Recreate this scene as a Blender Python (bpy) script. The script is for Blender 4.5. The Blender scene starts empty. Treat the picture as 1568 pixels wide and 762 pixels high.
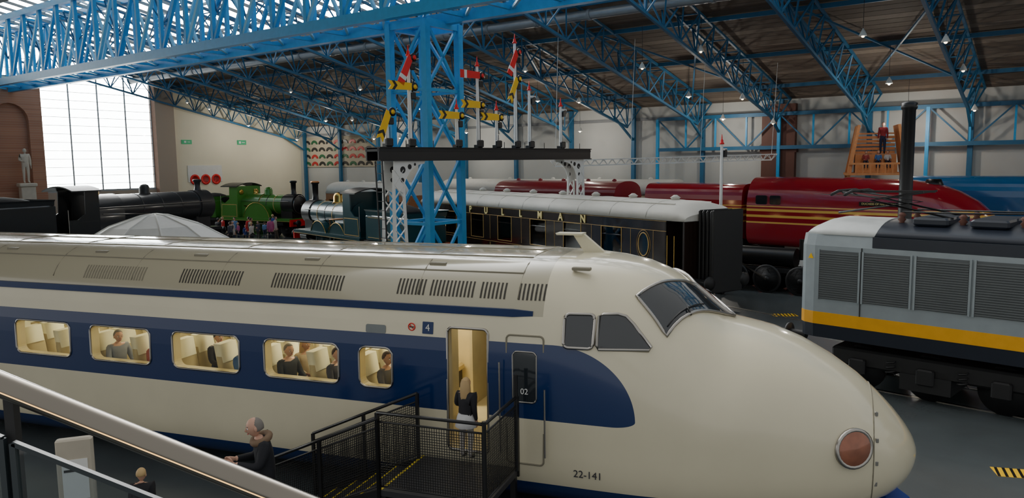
import bpy, bmesh, math, random
from mathutils import Vector, Matrix
random.seed(3)
rad=math.radians
scene=bpy.context.scene
COL=bpy.context.collection
# ------------------------------------------------------------------ materials
def mat(name,col,rough=0.6,metal=0.0,noise=0.12,scale=4.0,bump=0.0,emis=None,es=1.0,coat=0.0):
    m=bpy.data.materials.new(name); m.use_nodes=True
    nt=m.node_tree; b=nt.nodes['Principled BSDF']
    b.inputs['Roughness'].default_value=rough; b.inputs['Metallic'].default_value=metal
    if coat: b.inputs['Coat Weight'].default_value=coat; b.inputs['Coat Roughness'].default_value=0.08
    tc=nt.nodes.new('ShaderNodeTexCoord'); nz=nt.nodes.new('ShaderNodeTexNoise')
    nz.inputs['Scale'].default_value=scale; nz.inputs['Detail'].default_value=4
    nt.links.new(tc.outputs['Object'],nz.inputs['Vector'])
    mx=nt.nodes.new('ShaderNodeMix'); mx.data_type='RGBA'
    mx.inputs[6].default_value=(*[c*(1-noise) for c in col],1); mx.inputs[7].default_value=(*[min(1,c*(1+noise)) for c in col],1)
    nt.links.new(nz.outputs['Fac'],mx.inputs[0]); nt.links.new(mx.outputs[2],b.inputs['Base Color'])
    if bump:
        bp=nt.nodes.new('ShaderNodeBump'); bp.inputs['Strength'].default_value=bump
        nt.links.new(nz.outputs['Fac'],bp.inputs['Height']); nt.links.new(bp.outputs['Normal'],b.inputs['Normal'])
    if emis:
        b.inputs['Emission Color'].default_value=(*emis,1); b.inputs['Emission Strength'].default_value=es
    return m
def glassmat(name,tint=(.8,.85,.85),fac=.12,rough=.03):
    m=bpy.data.materials.new(name); m.use_nodes=True; nt=m.node_tree; nt.nodes.clear()
    o=nt.nodes.new('ShaderNodeOutputMaterial'); t=nt.nodes.new('ShaderNodeBsdfTransparent'); g=nt.nodes.new('ShaderNodeBsdfGlossy')
    t.inputs[0].default_value=(*tint,1); g.inputs['Roughness'].default_value=rough
    fr=nt.nodes.new('ShaderNodeFresnel'); fr.inputs[0].default_value=1.4
    ad=nt.nodes.new('ShaderNodeMath'); ad.operation='ADD'; ad.inputs[1].default_value=fac*.3
    nt.links.new(fr.outputs[0],ad.inputs[0])
    mx=nt.nodes.new('ShaderNodeMixShader')
    nt.links.new(ad.outputs[0],mx.inputs[0]); nt.links.new(t.outputs[0],mx.inputs[1]); nt.links.new(g.outputs[0],mx.inputs[2]); nt.links.new(mx.outputs[0],o.inputs[0])
    return m
def mathn(nt,op,a,b=None,c=None):
    n=nt.nodes.new('ShaderNodeMath'); n.operation=op
    for i,v in enumerate((a,b,c)):
        if v is None: continue
        if isinstance(v,(int,float)): n.inputs[i].default_value=v
        else: nt.links.new(v,n.inputs[i])
    return n.outputs[0]
def zstripe(name,base,stripes,rough=.3,coat=.4,axis=2):
    """paint with horizontal livery stripes: (z0,z1,color)"""
    m=mat(name,base,rough,coat=coat,noise=.05,scale=2); nt=m.node_tree; b=nt.nodes['Principled BSDF']
    cur=b.inputs['Base Color'].links[0].from_socket
    tc=nt.nodes.new('ShaderNodeTexCoord'); sp=nt.nodes.new('ShaderNodeSeparateXYZ'); nt.links.new(tc.outputs['Object'],sp.inputs[0])
    for z0,z1,c in stripes:
        f=mathn(nt,'MULTIPLY',mathn(nt,'GREATER_THAN',sp.outputs[axis],z0),mathn(nt,'LESS_THAN',sp.outputs[axis],z1))
        mx=nt.nodes.new('ShaderNodeMix'); mx.data_type='RGBA'; nt.links.new(f,mx.inputs[0]); nt.links.new(cur,mx.inputs[6]); mx.inputs[7].default_value=(*c,1); cur=mx.outputs[2]
    nt.links.new(cur,b.inputs['Base Color']); return m
BLACK=mat('black_paint',(.009,.009,.010),.35)
DARK=mat('dark_iron',(.015,.015,.016),.5)
GREY=mat('grey_paint',(.22,.23,.24),.5)
STEEL=mat('polished_steel',(.42,.40,.37),.28,1.0,noise=.05)
BRASS=mat('brass',(.7,.45,.12),.25,1.0)
GOLD=mat('gold_lining',(.62,.40,.12),.4)
GOLDL=mat('gold_leaf_letters',(1.0,.78,.32),.35)
COPPER=mat('copper',(.6,.28,.12),.3,1.0)
WHITE=mat('white_paint',(.78,.78,.75),.5,noise=.08)
RED=mat('signal_red',(.8,.012,.012),.4)
YEL=mat('signal_yellow',(1,.55,.01),.4)
BLUEL=mat('girder_blue',(.03,.32,.66),.45,noise=.15)
BLUED=mat('truss_blue',(.02,.12,.24),.5,noise=.2)
GLASS=glassmat('window_glass')
DGLASS=mat('tinted_glass',(.02,.025,.03),.05,coat=1)
WOOD=mat('varnished_wood',(.35,.14,.05),.45,scale=8,noise=.3)
# ------------------------------------------------------------------ mesh builder
class MB:
    def __init__(s): s.v=[];s.f=[];s.m=[];s.sm=[];s.mats=[];s.M=Matrix.Identity(4)
    def mi(s,m):
        if m not in s.mats: s.mats.append(m)
        return s.mats.index(m)
    def add(s,vs,fs,m,sm=False):
        o=len(s.v); M=s.M
        s.v+=[tuple(M@Vector(p)) for p in vs]
        k=s.mi(m)
        for f in fs: s.f.append([i+o for i in f]); s.m.append(k); s.sm.append(sm)
    def bx(s,x0,x1,y0,y1,z0,z1,m):
        s.add([(x0,y0,z0),(x1,y0,z0),(x1,y1,z0),(x0,y1,z0),(x0,y0,z1),(x1,y0,z1),(x1,y1,z1),(x0,y1,z1)],
              [(0,3,2,1),(4,5,6,7),(0,1,5,4),(1,2,6,5),(2,3,7,6),(3,0,4,7)],m)
    def rbx(s,x0,x1,y0,y1,z0,z1,m,r=.05):
        vs=[];fs=[]
        def ring(i,z): 
            return [(x0+i+r,y0+i,z),(x1-i-r,y0+i,z),(x1-i,y0+i+r,z),(x1-i,y1-i-r,z),(x1-i-r,y1-i,z),(x0+i+r,y1-i,z),(x0+i,y1-i-r,z),(x0+i,y0+i+r,z)]
        rings=[ring(r,z0),ring(0,z0+r),ring(0,z1-r),ring(r,z1)]
        for q in rings: vs+=q
        for j in range(3):
            for k in range(8): fs.append((j*8+k,j*8+(k+1)%8,(j+1)*8+(k+1)%8,(j+1)*8+k))
        fs.append(tuple(range(7,-1,-1))); fs.append(tuple(range(24,32)))
        s.add(vs,fs,m)
    def beam(s,p,q,w,h,m):
        p=Vector(p);q=Vector(q);d=(q-p)
        if d.length<1e-6: return
        d.normalize(); up=Vector((0,0,1)) if abs(d.z)<.95 else Vector((1,0,0))
        a=d.cross(up).normalized()*w/2; b=a.cross(d).normalized()*h/2
        vs=[];
        for c in (p,q): vs+=[c-a-b,c+a-b,c+a+b,c-a+b]
        s.add([tuple(v) for v in vs],[(0,1,2,3),(7,6,5,4),(0,4,5,1),(1,5,6,2),(2,6,7,3),(3,7,4,0)],m)
    def cyl(s,p,q,r,m,n=12,r2=None,cap=True,sm=True):
        p=Vector(p);q=Vector(q);d=(q-p).normalized(); up=Vector((0,0,1)) if abs(d.z)<.95 else Vector((1,0,0))
        a=d.cross(up).normalized(); b=a.cross(d).normalized(); r2=r if r2 is None else r2
        vs=[]
        for c,rr in ((p,r),(q,r2)):
            for k in range(n):
                t=2*math.pi*k/n; vs.append(tuple(c+a*rr*math.cos(t)+b*rr*math.sin(t)))
        s.add(vs,[(k,k+n,(k+1)%n+n,(k+1)%n) for k in range(n)],m,sm)
        if cap: s.add(vs,[tuple(range(n)),tuple(range(2*n-1,n-1,-1))],m)
    def path(s,pts,r,m,n=6,closed=False):
        pts=[Vector(p) for p in pts]; N=len(pts); vs=[];fs=[]
        for i,p in enumerate(pts):
            a=pts[(i-1)%N] if (closed or i>0) else p; b=pts[(i+1)%N] if (closed or i<N-1) else p
            d=(b-a).normalized(); up=Vector((0,0,1)) if abs(d.z)<.9 else Vector((0,1,0))
            u=d.cross(up).normalized(); w=u.cross(d).normalized()
            rr=r[i] if isinstance(r,(list,tuple)) else r
            for k in range(n):
                t=2*math.pi*k/n; vs.append(tuple(p+u*rr*math.cos(t)+w*rr*math.sin(t)))
        for i in range(N if closed else N-1):
            j=(i+1)%N
            for k in range(n): fs.append((i*n+k,i*n+(k+1)%n,j*n+(k+1)%n,j*n+k))
        if not closed: fs.append(tuple(range(n-1,-1,-1))); fs.append(tuple(range((N-1)*n,N*n)))
        s.add(vs,fs,m,True)
    def lathe(s,c,prof,m,n=16,axis='z',sm=True):
        vs=[];fs=[]
        for r,h in prof:
            for k in range(n):
                t=2*math.pi*k/n; a,b=r*math.cos(t),r*math.sin(t)
                if axis=='z': v=(c[0]+a,c[1]+b,c[2]+h)
                elif axis=='x': v=(c[0]+h,c[1]+a,c[2]+b)
                else: v=(c[0]+b,c[1]+h,c[2]+a)
                vs.append(v)
        N=len(prof)
        for i in range(N-1):
            for k in range(n): fs.append((i*n+k,i*n+(k+1)%n,(i+1)*n+(k+1)%n,(i+1)*n+k))
        fs.append(tuple(range(n-1,-1,-1))); fs.append(tuple(range((N-1)*n,N*n)))
        s.add(vs,fs,m,sm)
    def sph(s,c,r,m,n=12,k=8,fn=None):
        if not isinstance(r,(tuple,list)): r=(r,r,r)
        vs=[];fs=[]
        for i in range(k+1):
            ph=math.pi*i/k
            for j in range(n):
                t=2*math.pi*j/n; u=Vector((math.sin(ph)*math.cos(t),math.sin(ph)*math.sin(t),math.cos(ph)))
                if fn: u=fn(u)
                vs.append((c[0]+u.x*r[0],c[1]+u.y*r[1],c[2]+u.z*r[2]))
        for i in range(k):
            for j in range(n): fs.append((i*n+j,(i+1)*n+j,(i+1)*n+(j+1)%n,i*n+(j+1)%n))
        s.add(vs,fs,m,True)
    def prism(s,pts,y0,y1,m,plane='xz',sm=False):
        n=len(pts); vs=[]
        for y in (y0,y1):
            for a,b in pts: vs.append((a,y,b) if plane=='xz' else ((y,a,b) if plane=='yz' else (a,b,y)))
        s.add(vs,[(k,(k+1)%n,(k+1)%n+n,k+n) for k in range(n)],m,sm)
        s.add(vs,[tuple(range(n-1,-1,-1)),tuple(range(n,2*n))],m)
    def loft(s,secs,m,caps=True,sm=True,closed=True):
        n=len(secs[0]); vs=[p for q in secs for p in q]; fs=[]
        for i in range(len(secs)-1):
            for k in range(n if closed else n-1): fs.append((i*n+k,i*n+(k+1)%n,(i+1)*n+(k+1)%n,(i+1)*n+k))
        s.add(vs,fs,m,sm)
        if caps: s.add(vs,[tuple(range(n-1,-1,-1)),tuple(range((len(secs)-1)*n,len(secs)*n))],m)
    def addmesh(s,me,fn):
        o=len(s.v); M=s.M
        s.v+=[tuple(M@v.co) for v in me.vertices]
        for p in me.polygons:
            s.f.append([i+o for i in p.vertices]); s.m.append(s.mi(fn(p.center))); s.sm.append(True)
    def obj(s,name,parent=None,W=None,fix=True):
        me=bpy.data.meshes.new(name); me.from_pydata(s.v,[],s.f)
        for m in s.mats: me.materials.append(m)
        me.polygons.foreach_set('material_index',s.m); me.polygons.foreach_set('use_smooth',s.sm)
        if fix:
            bm=bmesh.new(); bm.from_mesh(me); bmesh.ops.recalc_face_normals(bm,faces=bm.faces); bm.to_mesh(me); bm.free()
        me.update()
        o=bpy.data.objects.new(name,me); COL.objects.link(o)
        if W is not None: o.matrix_world=W
        if parent: o.parent=parent
        return o
def frame(x,y,ang,z=0): return Matrix.Translation((x,y,z))@Matrix.Rotation(ang,4,'Z')
def text(name,body,size,mat_,M,parent=None,ext=.004,off=0):
    cu=bpy.data.curves.new(name,'FONT'); cu.body=body; cu.size=size; cu.extrude=ext; cu.align_x='CENTER'; cu.align_y='CENTER'; cu.offset=off
    o=bpy.data.objects.new(name,cu); COL.objects.link(o); cu.materials.append(mat_)
    if parent: o.parent=parent
    o.matrix_local=M
    return o
SIDE=Matrix.Rotation(rad(90),4,'X')
# ------------------------------------------------------------------ camera
H=5.2; F=1180.0
cam=bpy.data.cameras.new('camera'); co=bpy.data.objects.new('camera',cam); COL.objects.link(co)
co.matrix_world=Matrix.Translation((0,0,H))@Matrix.Rotation(rad(90-6.4),4,'X')@Matrix.Rotation(rad(-.75),4,'Z')
cam.sensor_width=36; cam.lens=F/1568*36; cam.clip_start=.05; cam.clip_end=500; scene.camera=co
# ------------------------------------------------------------------ hall shell
AB=math.atan2(-.597,.802)
B=frame(-20.3,75,AB)      # local x = t along back wall, local y = -s
wallm=mat('painted_block_wall',(.48,.49,.47),.8,noise=.1,scale=.6)
cream=mat('cream_wall',(.84,.78,.60),.8,noise=.08,scale=.5)
def brickmat(name,c1,c2,mo,scale=3):
    m=mat(name,c1,.85); nt=m.node_tree; b=nt.nodes['Principled BSDF']; br=nt.nodes.new('ShaderNodeTexBrick'); br.inputs['Scale'].default_value=scale
    br.inputs['Color1'].default_value=(*c1,1); br.inputs['Color2'].default_value=(*c2,1); br.inputs['Mortar'].default_value=(*mo,1)
    tc=nt.nodes.new('ShaderNodeTexCoord'); mp=nt.nodes.new('ShaderNodeMapping'); mp.inputs['Rotation'].default_value=(rad(90),0,rad(90))
    nt.links.new(tc.outputs['Object'],mp.inputs[0]); nt.links.new(mp.outputs[0],br.inputs['Vector']); nt.links.new(br.outputs[0],b.inputs['Base Color']); return m
brick=brickmat('red_brick',(.48,.24,.15),(.40,.19,.12),(.45,.36,.28))
floorm=mat('polished_concrete',(.075,.088,.092),.26,noise=.3,scale=.7)
mb=MB(); mb.bx(-3,95,-62,1,-.3,0,floorm); mb.obj('floor',W=B)
def roofz(s): return 8.8+.23*s
mb=MB(); mb.bx(-.4,92,0,.4,0,8.9,wallm)
mb.bx(-.4,92,-.06,0,7.9,8.1,GREY)
mb.obj('wall_back',W=B)
mb=MB()
mb.prism([(0,0),(-13,0),(-13,roofz(13)),(0,roofz(0))],-.4,0,cream,'yz')
mb.prism([(-13,0),(-14.6,0),(-14.6,roofz(14.6)),(-13,roofz(13))],-.4,.5,brick,'yz')
mb.prism([(-14.6,0),(-23,0),(-23,3.4),(-14.6,3.4)],-.4,0,brick,'yz')
mb.bx(-.4,.3,-30,-26.3,0,11.2,brick); mb.bx(-.4,.3,-23.9,-23,0,11.2,brick); mb.bx(-.4,.3,-26.3,-23.9,0,3.6,brick)
arch=[(-26.3,11.2),(-26.3,8.6)]+[(-25.1+1.2*math.cos(math.pi-a*math.pi/10),8.6+1.2*math.sin(a*math.pi/10)) for a in range(11)]+[(-23.9,11.2)]
mb.prism(arch,-.4,.3,brick,'yz'); mb.bx(-.4,-.1,-26.3,-23.9,3.6,11,brick)
mb.bx(-.4,0,-60,-30,0,3.4,brick)
mb.bx(-.4,.45,-30.1,-23,11.2,11.6,cream)
mb.obj('wall_left',W=B)
fr=mat('window_frame',(.35,.37,.38),.5)
def windowgrid(name,s0,s1,z0,z1,ds,dz,topf=None):
    mb=MB(); y=s0
    mb.bx(-.25,-.1,-s1,-s0,z0,z0+.15,fr); 
    while y<=s1+.01:
        zt=topf(y) if topf else z1
        mb.bx(-.22,-.12,-y-.04,-y+.04,z0,zt,fr); y+=ds
    z=z0
    while z<=z1: mb.bx(-.19,-.15,-s1,-s0,z-.018,z+.018,fr); z+=dz
    mb.add([(-.17,-s0,z0),(-.17,-s1,z0),(-.17,-s1,z1),(-.17,-s0,z1)],[(0,1,2,3)],GLASS)
    mb.obj(name,W=B)
windowgrid('window_1',14.6,23,3.4,12.6,2.1,.62)
windowgrid('window_2',30,60,3.4,12.6,2.5,1.5)
windowgrid('window_3',23,30,11.6,14.4,1.4,.7)
ceilm=mat('ceiling_boards',(.125,.10,.078),.8,noise=.2,scale=3)
ceil2=mat('ceiling_board_light',(.20,.165,.13),.8,noise=.2,scale=3)
mb=MB()
N=34
for i in range(N):
    s0=i*.5; s1=s0+.46
    mb.prism([(-s0,roofz(s0)),(-s1,roofz(s1)),(-s1,roofz(s1)+.12),(-s0,roofz(s0)+.12)],-.4,92,(ceilm,ceil2,ceilm,ceilm)[i%4],'yz')
mb.prism([(0.4,roofz(0)+.13),(-17.1,roofz(17.1)+.13),(-17.1,roofz(17.1)+.3),(0.4,roofz(0)+.3)],-.4,92,ceilm,'yz')
def rz2(s): return roofz(27) - .1*(s-27)
mb.prism([(-28.5,rz2(28.5)),(-60,rz2(60)),(-60,rz2(60)+.25),(-28.5,rz2(28.5)+.25)],-.4,46,ceilm,'yz')  # unseen near-side roof, its length shaped to darken the train
mb.obj('ceiling',W=B)
mb=MB()
t=0
while t<92:
    mb.beam((t,-17,roofz(17)+.1),(t,-28.5,roofz(28.5)-.2),.08,.16,fr); t+=1.5
for s_ in (17,20,23,26,28.4): mb.beam((0,-s_,roofz(s_)),(92,-s_,roofz(s_)),.1,.14,fr)
mb.obj('skylight',W=B)
def truss(mb,p,q,up,depth,width,n,m,w=.1):
    """triangular-section lattice: two top chords, one bottom"""
    p=Vector(p);q=Vector(q);d=(q-p);a=d.cross(Vector((0,0,1))).normalized()*width/2; dn=Vector((0,0,-depth))
    T1=[p+d*i/n+a for i in range(n+1)];T2=[p+d*i/n-a for i in range(n+1)];Bt=[p+d*(i+.5)/n+dn for i in range(n)]
    mb.beam(T1[0],T1[-1],w,w,m);mb.beam(T2[0],T2[-1],w,w,m);mb.beam(Bt[0],Bt[-1],w*1.2,w*1.2,m)
    for i in range(n):
        for TT in (T1,T2):
            mb.beam(TT[i],Bt[i],w*.6,w*.6,m);mb.beam(Bt[i],TT[i+1],w*.6,w*.6,m)
        mb.beam(T1[i],T2[i],w*.5,w*.5,m)
mb=MB()
for k in range(19):
    t=1+5*k
    truss(mb,(t,-.3,roofz(.3)-.1),(t,-26,roofz(26)-.3),1,1.5,1.1,15,BLUED,.11)
    mb.beam((t,-.25,roofz(0)),(t,-.25,0),.25,.25,BLUED)
    mb.beam((t,-.3,6.6),(t,-3,roofz(3)-1.4),.12,.12,BLUED)
for s_ in (3,8,13,16.5):
    mb.beam((0,-s_,roofz(s_)-.15),(92,-s_,roofz(s_)-.15),.12,.2,BLUED)
for k in range(0,18,2):
    t=1+5*k
    mb.beam((t,-2,roofz(2)-.3),(t+5,-13,roofz(13)-.3),.08,.08,BLUED); mb.beam((t+5,-2,roofz(2)-.3),(t,-13,roofz(13)-.3),.08,.08,BLUED)
mb.obj('roof_trusses',W=B)
mb=MB(); mb.cyl((0,-16.2,12.0),(92,-16.2,12.0),.24,mat('duct_grey',(.3,.31,.32),.4,.5),16)
for k in range(30): mb.cyl((k*3,-16.2,12.0),(k*3+.15,-16.2,12.0),.27,GREY,16)
mb.obj('ventilation_duct',W=B)
BACKLIT=mat('girder_backlit_blue',(.20,.52,.74),.45)  # paler blue paints the backlight on the girder diagonals into their colour
mb=MB(); s0,s1,z0,z1=24.9,27.1,10.75,14.6
for s_ in (s0,s1):
    mb.beam((0,-s_,z0),(66,-s_,z0),.34,.42,BLUEL); mb.beam((0,-s_,z1),(66,-s_,z1),.34,.34,BLUEL)
    k=0;t=0
    while t<66:
        mb.beam((t,-s_,z0),(t,-s_,z1),.18,.18,BLUEL)
        mb.beam((t,-s_,z0),(t+2.2,-s_,z1),.15,.15,BLUEL if k%2 else BACKLIT)
        if s_==s0: mb.beam((t+2.2,-s_,z0),(t,-s_,z1),.13,.13,BACKLIT)
        t+=2.2;k+=1
t=0
while t<66:
    for z_ in (z0,z1): mb.beam((t,-s0,z_),(t,-s1,z_),.14,.14,BLUEL); mb.beam((t,-s0,z_),(t+2.2,-s1,z_),.1,.1,BACKLIT)
    t+=2.2
mb.obj('lattice_roof_girder',W=B)
Tc=B.inverted()@Vector((-3.35,31,0)); tx,ty=Tc.x,Tc.y
mb=MB(); q=.95
cor=[(tx-q,ty-q),(tx+q,ty-q),(tx+q,ty+q),(tx-q,ty+q)]
for x_,y_ in cor: mb.bx(x_-.13,x_+.13,y_-.13,y_+.13,0,10.6,BLUEL); mb.bx(x_-.22,x_+.22,y_-.22,y_+.22,0,.1,BLUEL)
nz=4
for i in range(4):
    a=cor[i];b=cor[(i+1)%4]
    for k in range(nz):
        za=.3+k*2.57; zb=za+2.57
        mb.beam((*a,za),(*b,za),.1,.12,BLUEL); mb.beam((*a,za),(*b,zb),.1,.1,BLUEL)
        if i%2: mb.beam((*b,za),(*a,zb),.1,.1,BLUEL)
    mb.beam((*a,10.5),(*b,10.5),.2,.3,BLUEL)
mb.obj('lattice_tower',W=B)
mb=MB()
for z_ in (5.9,7.9): mb.beam((38,-.65,z_),(78,-.65,z_),.16,.22,BLUED)
for k in range(20): mb.beam((38+2*k,-.65,5.9),(38+2*k,-.65,7.9),.1,.1,BLUEL); mb.beam((38+2*k,-.65,5.9 if k%2 else 7.9),(40+2*k,-.65,7.9 if k%2 else 5.9),.08,.08,BLUED)
for k in (0,4,8,12,16): mb.beam((38+2*k,-.65,0),(38+2*k,-.65,7.9),.18,.18,BLUEL)
mb.obj('gallery_frame',W=B)
mb=MB(); brn=mat('brown_cladding',(.12,.045,.03),.6); mb.bx(44.9,46.9,-.48,-.08,0,8.5,brn); mb.bx(44.8,47.0,-.5,-.07,0,.5,brn); mb.bx(44.8,47.0,-.5,-.07,5.6,5.8,brn); mb.obj('brown_pier',W=B)
mb=MB(); mb.lathe((11.5,22.5,0),[(.35,0),(.35,.3),(.19,.35),(.18,6.55),(.22,6.6),(.22,6.75),(.1,6.8)],BLACK,20); mb.obj('flue_pipe')
# pendant lamps with their light sources
mb=MB(); shade=mat('lamp_shade',(.7,.7,.66),.4); bulb=mat('lamp_bulb',(1,.9,.7),.4,emis=(1,.82,.55),es=6)
for k in range(18):
    for s_ in (3,8,13.5):
        if random.random()<.22: continue
        t=1+5*k+(.4 if k%2 else 2.4); zt=roofz(s_)-.2; zl=zt-1.4-random.random()*.7
        mb.cyl((t,-s_,zt),(t,-s_,zl+.3),.01,BLACK,4)
        mb.lathe((t,-s_,zl),[(.16,0),(.15,.05),(.09,.18),(.04,.26),(.03,.3)],shade,10); mb.sph((t,-s_,zl-.0),.07,bulb,8,6)
        if k%2==0 and s_!=13.5 and k<15:
            l=bpy.data.lights.new('lamp_light','POINT'); l.energy=190; l.color=(1,.92,.80); l.shadow_soft_size=.12
            lo=bpy.data.objects.new('lamp_light',l); COL.objects.link(lo); lo.location=B@Vector((t,-s_,zl-.22))
mb.obj('pendant_lamps',W=B)
mb=MB(); gr=mat('exit_sign_green',(.02,.35,.15),.5,emis=(.02,.4,.15),es=.15)
mb.bx(.01,.06,-6.9,-6.0,7.1,7.5,gr); mb.bx(.06,.07,-6.75,-6.55,7.2,7.4,WHITE); mb.bx(.06,.07,-6.45,-6.15,7.27,7.33,WHITE); mb.obj('exit_sign',W=B)
mb=MB(); mb.bx(.01,.06,-12.2,-11.3,7.1,7.45,gr); mb.bx(.06,.07,-12.0,-11.8,7.2,7.36,WHITE); mb.bx(.06,.07,-11.7,-11.45,7.25,7.3,WHITE); mb.obj('exit_sign',W=B)
mb=MB(); mb.bx(.01,.06,-11.8,-8.6,3.9,5.3,WHITE)
for a in (-11.2,-10.2,-9.2): mb.lathe((.06,a,4.1),[(.45,0),(.45,.03),(.28,.03),(.28,0)],RED,16,'x')
mb.obj('wall_poster',W=B)
mb=MB(); brd=mat('display_board',(.45,.4,.3),.7); mb.bx(.6,10.5,-.1,-.01,5.0,7.8,brd)
pc=[mat('plate_red',(.45,.02,.02),.4),mat('plate_black',(.02,.02,.02),.4),mat('plate_green',(.02,.12,.05),.4)]
for r_ in range(4):
    for c_ in range(9):
        cx=1.2+c_*1.06; cz=5.15+r_*.66; m_=pc[random.choice((0,0,1,2))]
        mb.prism([(cx+.45*math.cos(a*math.pi/8),cz+.38*math.sin(a*math.pi/8)) for a in range(9)]+[(cx+.26*math.cos(a*math.pi/8),cz+.16*math.sin(a*math.pi/8)) for a in range(8,-1,-1)],-.16,-.1,m_)
mb.obj('nameplate_display',W=B)
stone=mat('pale_stone',(.62,.57,.48),.8,noise=.15)
# ------------------------------------------------------------------ people
SKIN=[mat('skin_light',(.62,.36,.26),.5,noise=.06),mat('skin_tan',(.5,.28,.19),.5,noise=.06)]
EYE=mat('eye_white',(.8,.8,.78),.2); IRIS=mat('iris',(.05,.03,.02),.2); LIP=mat('lips',(.45,.14,.12),.5)
_mc={}
def cm(c,r=.8):
    if c not in _mc: _mc[c]=mat('cloth_%d'%len(_mc),c,r,noise=.15,scale=12)
    return _mc[c]
SHOE=mat('shoe_leather',(.03,.025,.02),.5)
def person(name,W,h,top,legs,hair,pose=None,longhair=False,head=(0,0),skin=0,coat=False,bulk=1.0,parent=None,mono=None,hood=None,skirt=None,bald=False):
    P={'pel':(0,0,.53),'spi':(0,0,.63),'che':(.0,0,.745),'nec':(.0,0,.825),'hd':(.01,0,.862),
       'sL':(0,.1,.80),'eL':(-.01,.125,.63),'wL':(.03,.13,.485),'sR':(0,-.1,.80),'eR':(-.01,-.125,.63),'wR':(.03,-.13,.485),
       'hL':(0,.052,.5),'kL':(.012,.056,.28),'aL':(-.01,.056,.045),'tL':(.085,.062,.018),'hR':(0,-.052,.5),'kR':(.012,-.056,.28),'aR':(-.01,-.056,.045),'tR':(.085,-.062,.018)}
    if pose: P.update(pose)
    R={'pel':(.075,.085),'spi':(.065,.078),'che':(.07,.095),'nec':(.038,.042),'hd':(.03,.03),'sL':.044,'eL':.032,'wL':.02,'hL':.058,'kL':.04,'aL':.026,'tL':.022}
    names=list(P.keys()); idx={n:i for i,n in enumerate(names)}
    E=[('pel','spi'),('spi','che'),('che','nec'),('nec','hd')]+[(a+s_,b+s_) for s_ in 'LR' for a,b in (('s','e'),('e','w'),('h','k'),('k','a'),('a','t'))]+[('che','sL'),('che','sR'),('pel','hL'),('pel','hR')]
    bm=bmesh.new(); lay=bm.verts.layers.skin.verify(); V=[]
    for n in names:
        v=bm.verts.new(Vector(P[n])*h); r=R.get(n) or R[n[0]+'L']
        if not isinstance(r,tuple): r=(r,r)
        k=h*(bulk if n in('pel','spi','che','sL','sR','eL','eR') else 1); v[lay].radius=(r[0]*k,r[1]*k); v[lay].use_root=(n=='pel'); V.append(v)
    for a,b in E: bm.edges.new((V[idx[a]],V[idx[b]]))
    me=bpy.data.meshes.new('tmp'); bm.to_mesh(me); bm.free()
    o=bpy.data.objects.new('tmp',me); COL.objects.link(o)
    o.modifiers.new('s','SKIN').use_smooth_shade=True; ss=o.modifiers.new('u','SUBSURF'); ss.levels=1; ss.render_levels=1
    dg=bpy.context.evaluated_depsgraph_get(); em=bpy.data.meshes.new_from_object(o.evaluated_get(dg))
    bpy.data.objects.remove(o)
    sk=SKIN[skin] if not mono else mono
    segs=[]
    for a,b in E:
        lab=top
        if 'h' in a or a[0] in 'ka' : lab=legs
        if a=='che': lab=top
        if a=='pel' and b[0]=='h': lab=top if coat else legs
        if a[0]=='h' and coat: lab='coatleg'
        if a[0]=='a': lab=SHOE
        if a=='nec': lab=sk
        segs.append((Vector(P[a])*h,Vector(P[b])*h,lab,a))
    def fn(c):
        best=None;bd=1e9
        for a,b,l,n in segs:
            d=b-a; t=max(0,min(1,(c-a).dot(d)/d.dot(d))); q=(c-(a+d*t)).length
            if q<bd: bd=q;best=(l,t,n)
        if mono: return mono
        l,t,n=best
        if l=='coatleg': return top if t<.45 else legs
        if n[0]=='e' and t>.9: return sk
        return l
    mb=MB(); mb.addmesh(em,fn)
    hs=h if h>1.4 else h*1.12
    hc=Vector(P['hd'])*h+Vector((.012*h,0,.058*hs)); yaw,pit=head
    HM=Matrix.Translation(hc)@Matrix.Rotation(yaw,4,'Z')@Matrix.Rotation(pit,4,'Y')
    mb.M=HM; e=hs
    def hf(u):
        v=u.copy()
        if v.z<0: k=1+.38*v.z*(1 if v.x<.2 else .8); v.y*=k; 
        if v.z<0 and v.x<0: v.x*=1+.45*v.z
        if v.z<-.3 and v.x>0: v.x*=.95
        return v
    mb.sph((0,0,0),(.057*e,.046*e,.068*e),sk,16,12,hf)
    mb.loft([[(.052*e,-.004*e,.006*e),(.052*e,.004*e,.006*e),(.058*e,0,.008*e)],[(.05*e,-.010*e,-.02*e),(.05*e,.010*e,-.02*e),(.07*e,0,-.018*e)],[(.048*e,-.006*e,-.027*e),(.048*e,.006*e,-.027*e),(.055*e,0,-.027*e)]],sk)
    for sg in (1,-1):
        mb.sph((.047*e,sg*.018*e,.003*e),(.008*e,.010*e,.006*e),EYE if not mono else mono,8,6); mb.sph((.053*e,sg*.018*e,.003*e),(.004*e,.0045*e,.0045*e),IRIS if not mono else mono,6,4)
        mb.sph((-.003*e,sg*.046*e,-.006*e),(.012*e,.006*e,.018*e),sk,8,6)
        mb.beam((.051*e,sg*.009*e,.018*e),(.047*e,sg*.028*e,.017*e),.006*e,.004*e,hair)
    mb.sph((.05*e,0,-.039*e),(.006*e,.016*e,.0045*e),LIP if not mono else mono,8,4)
    def hh(u):
        v=u.copy()
        if v.x>.35 and v.z<.55: v.x*=.55; v.y*=.9; v.z=max(v.z,.1)
        elif v.z<-.35: v.z=-.35-(v.z+.35)*(-.2); v.x*=.8; v.y*=.8
        return v
    if bald: mb.sph((-.012*e,0,-.003*e),(.054*e,.0495*e,.068*e),hair,16,12,hh)
    else: mb.sph((-.006*e,0,.010*e),(.060*e,.050*e,.064*e),hair,16,12,hh)
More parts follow.
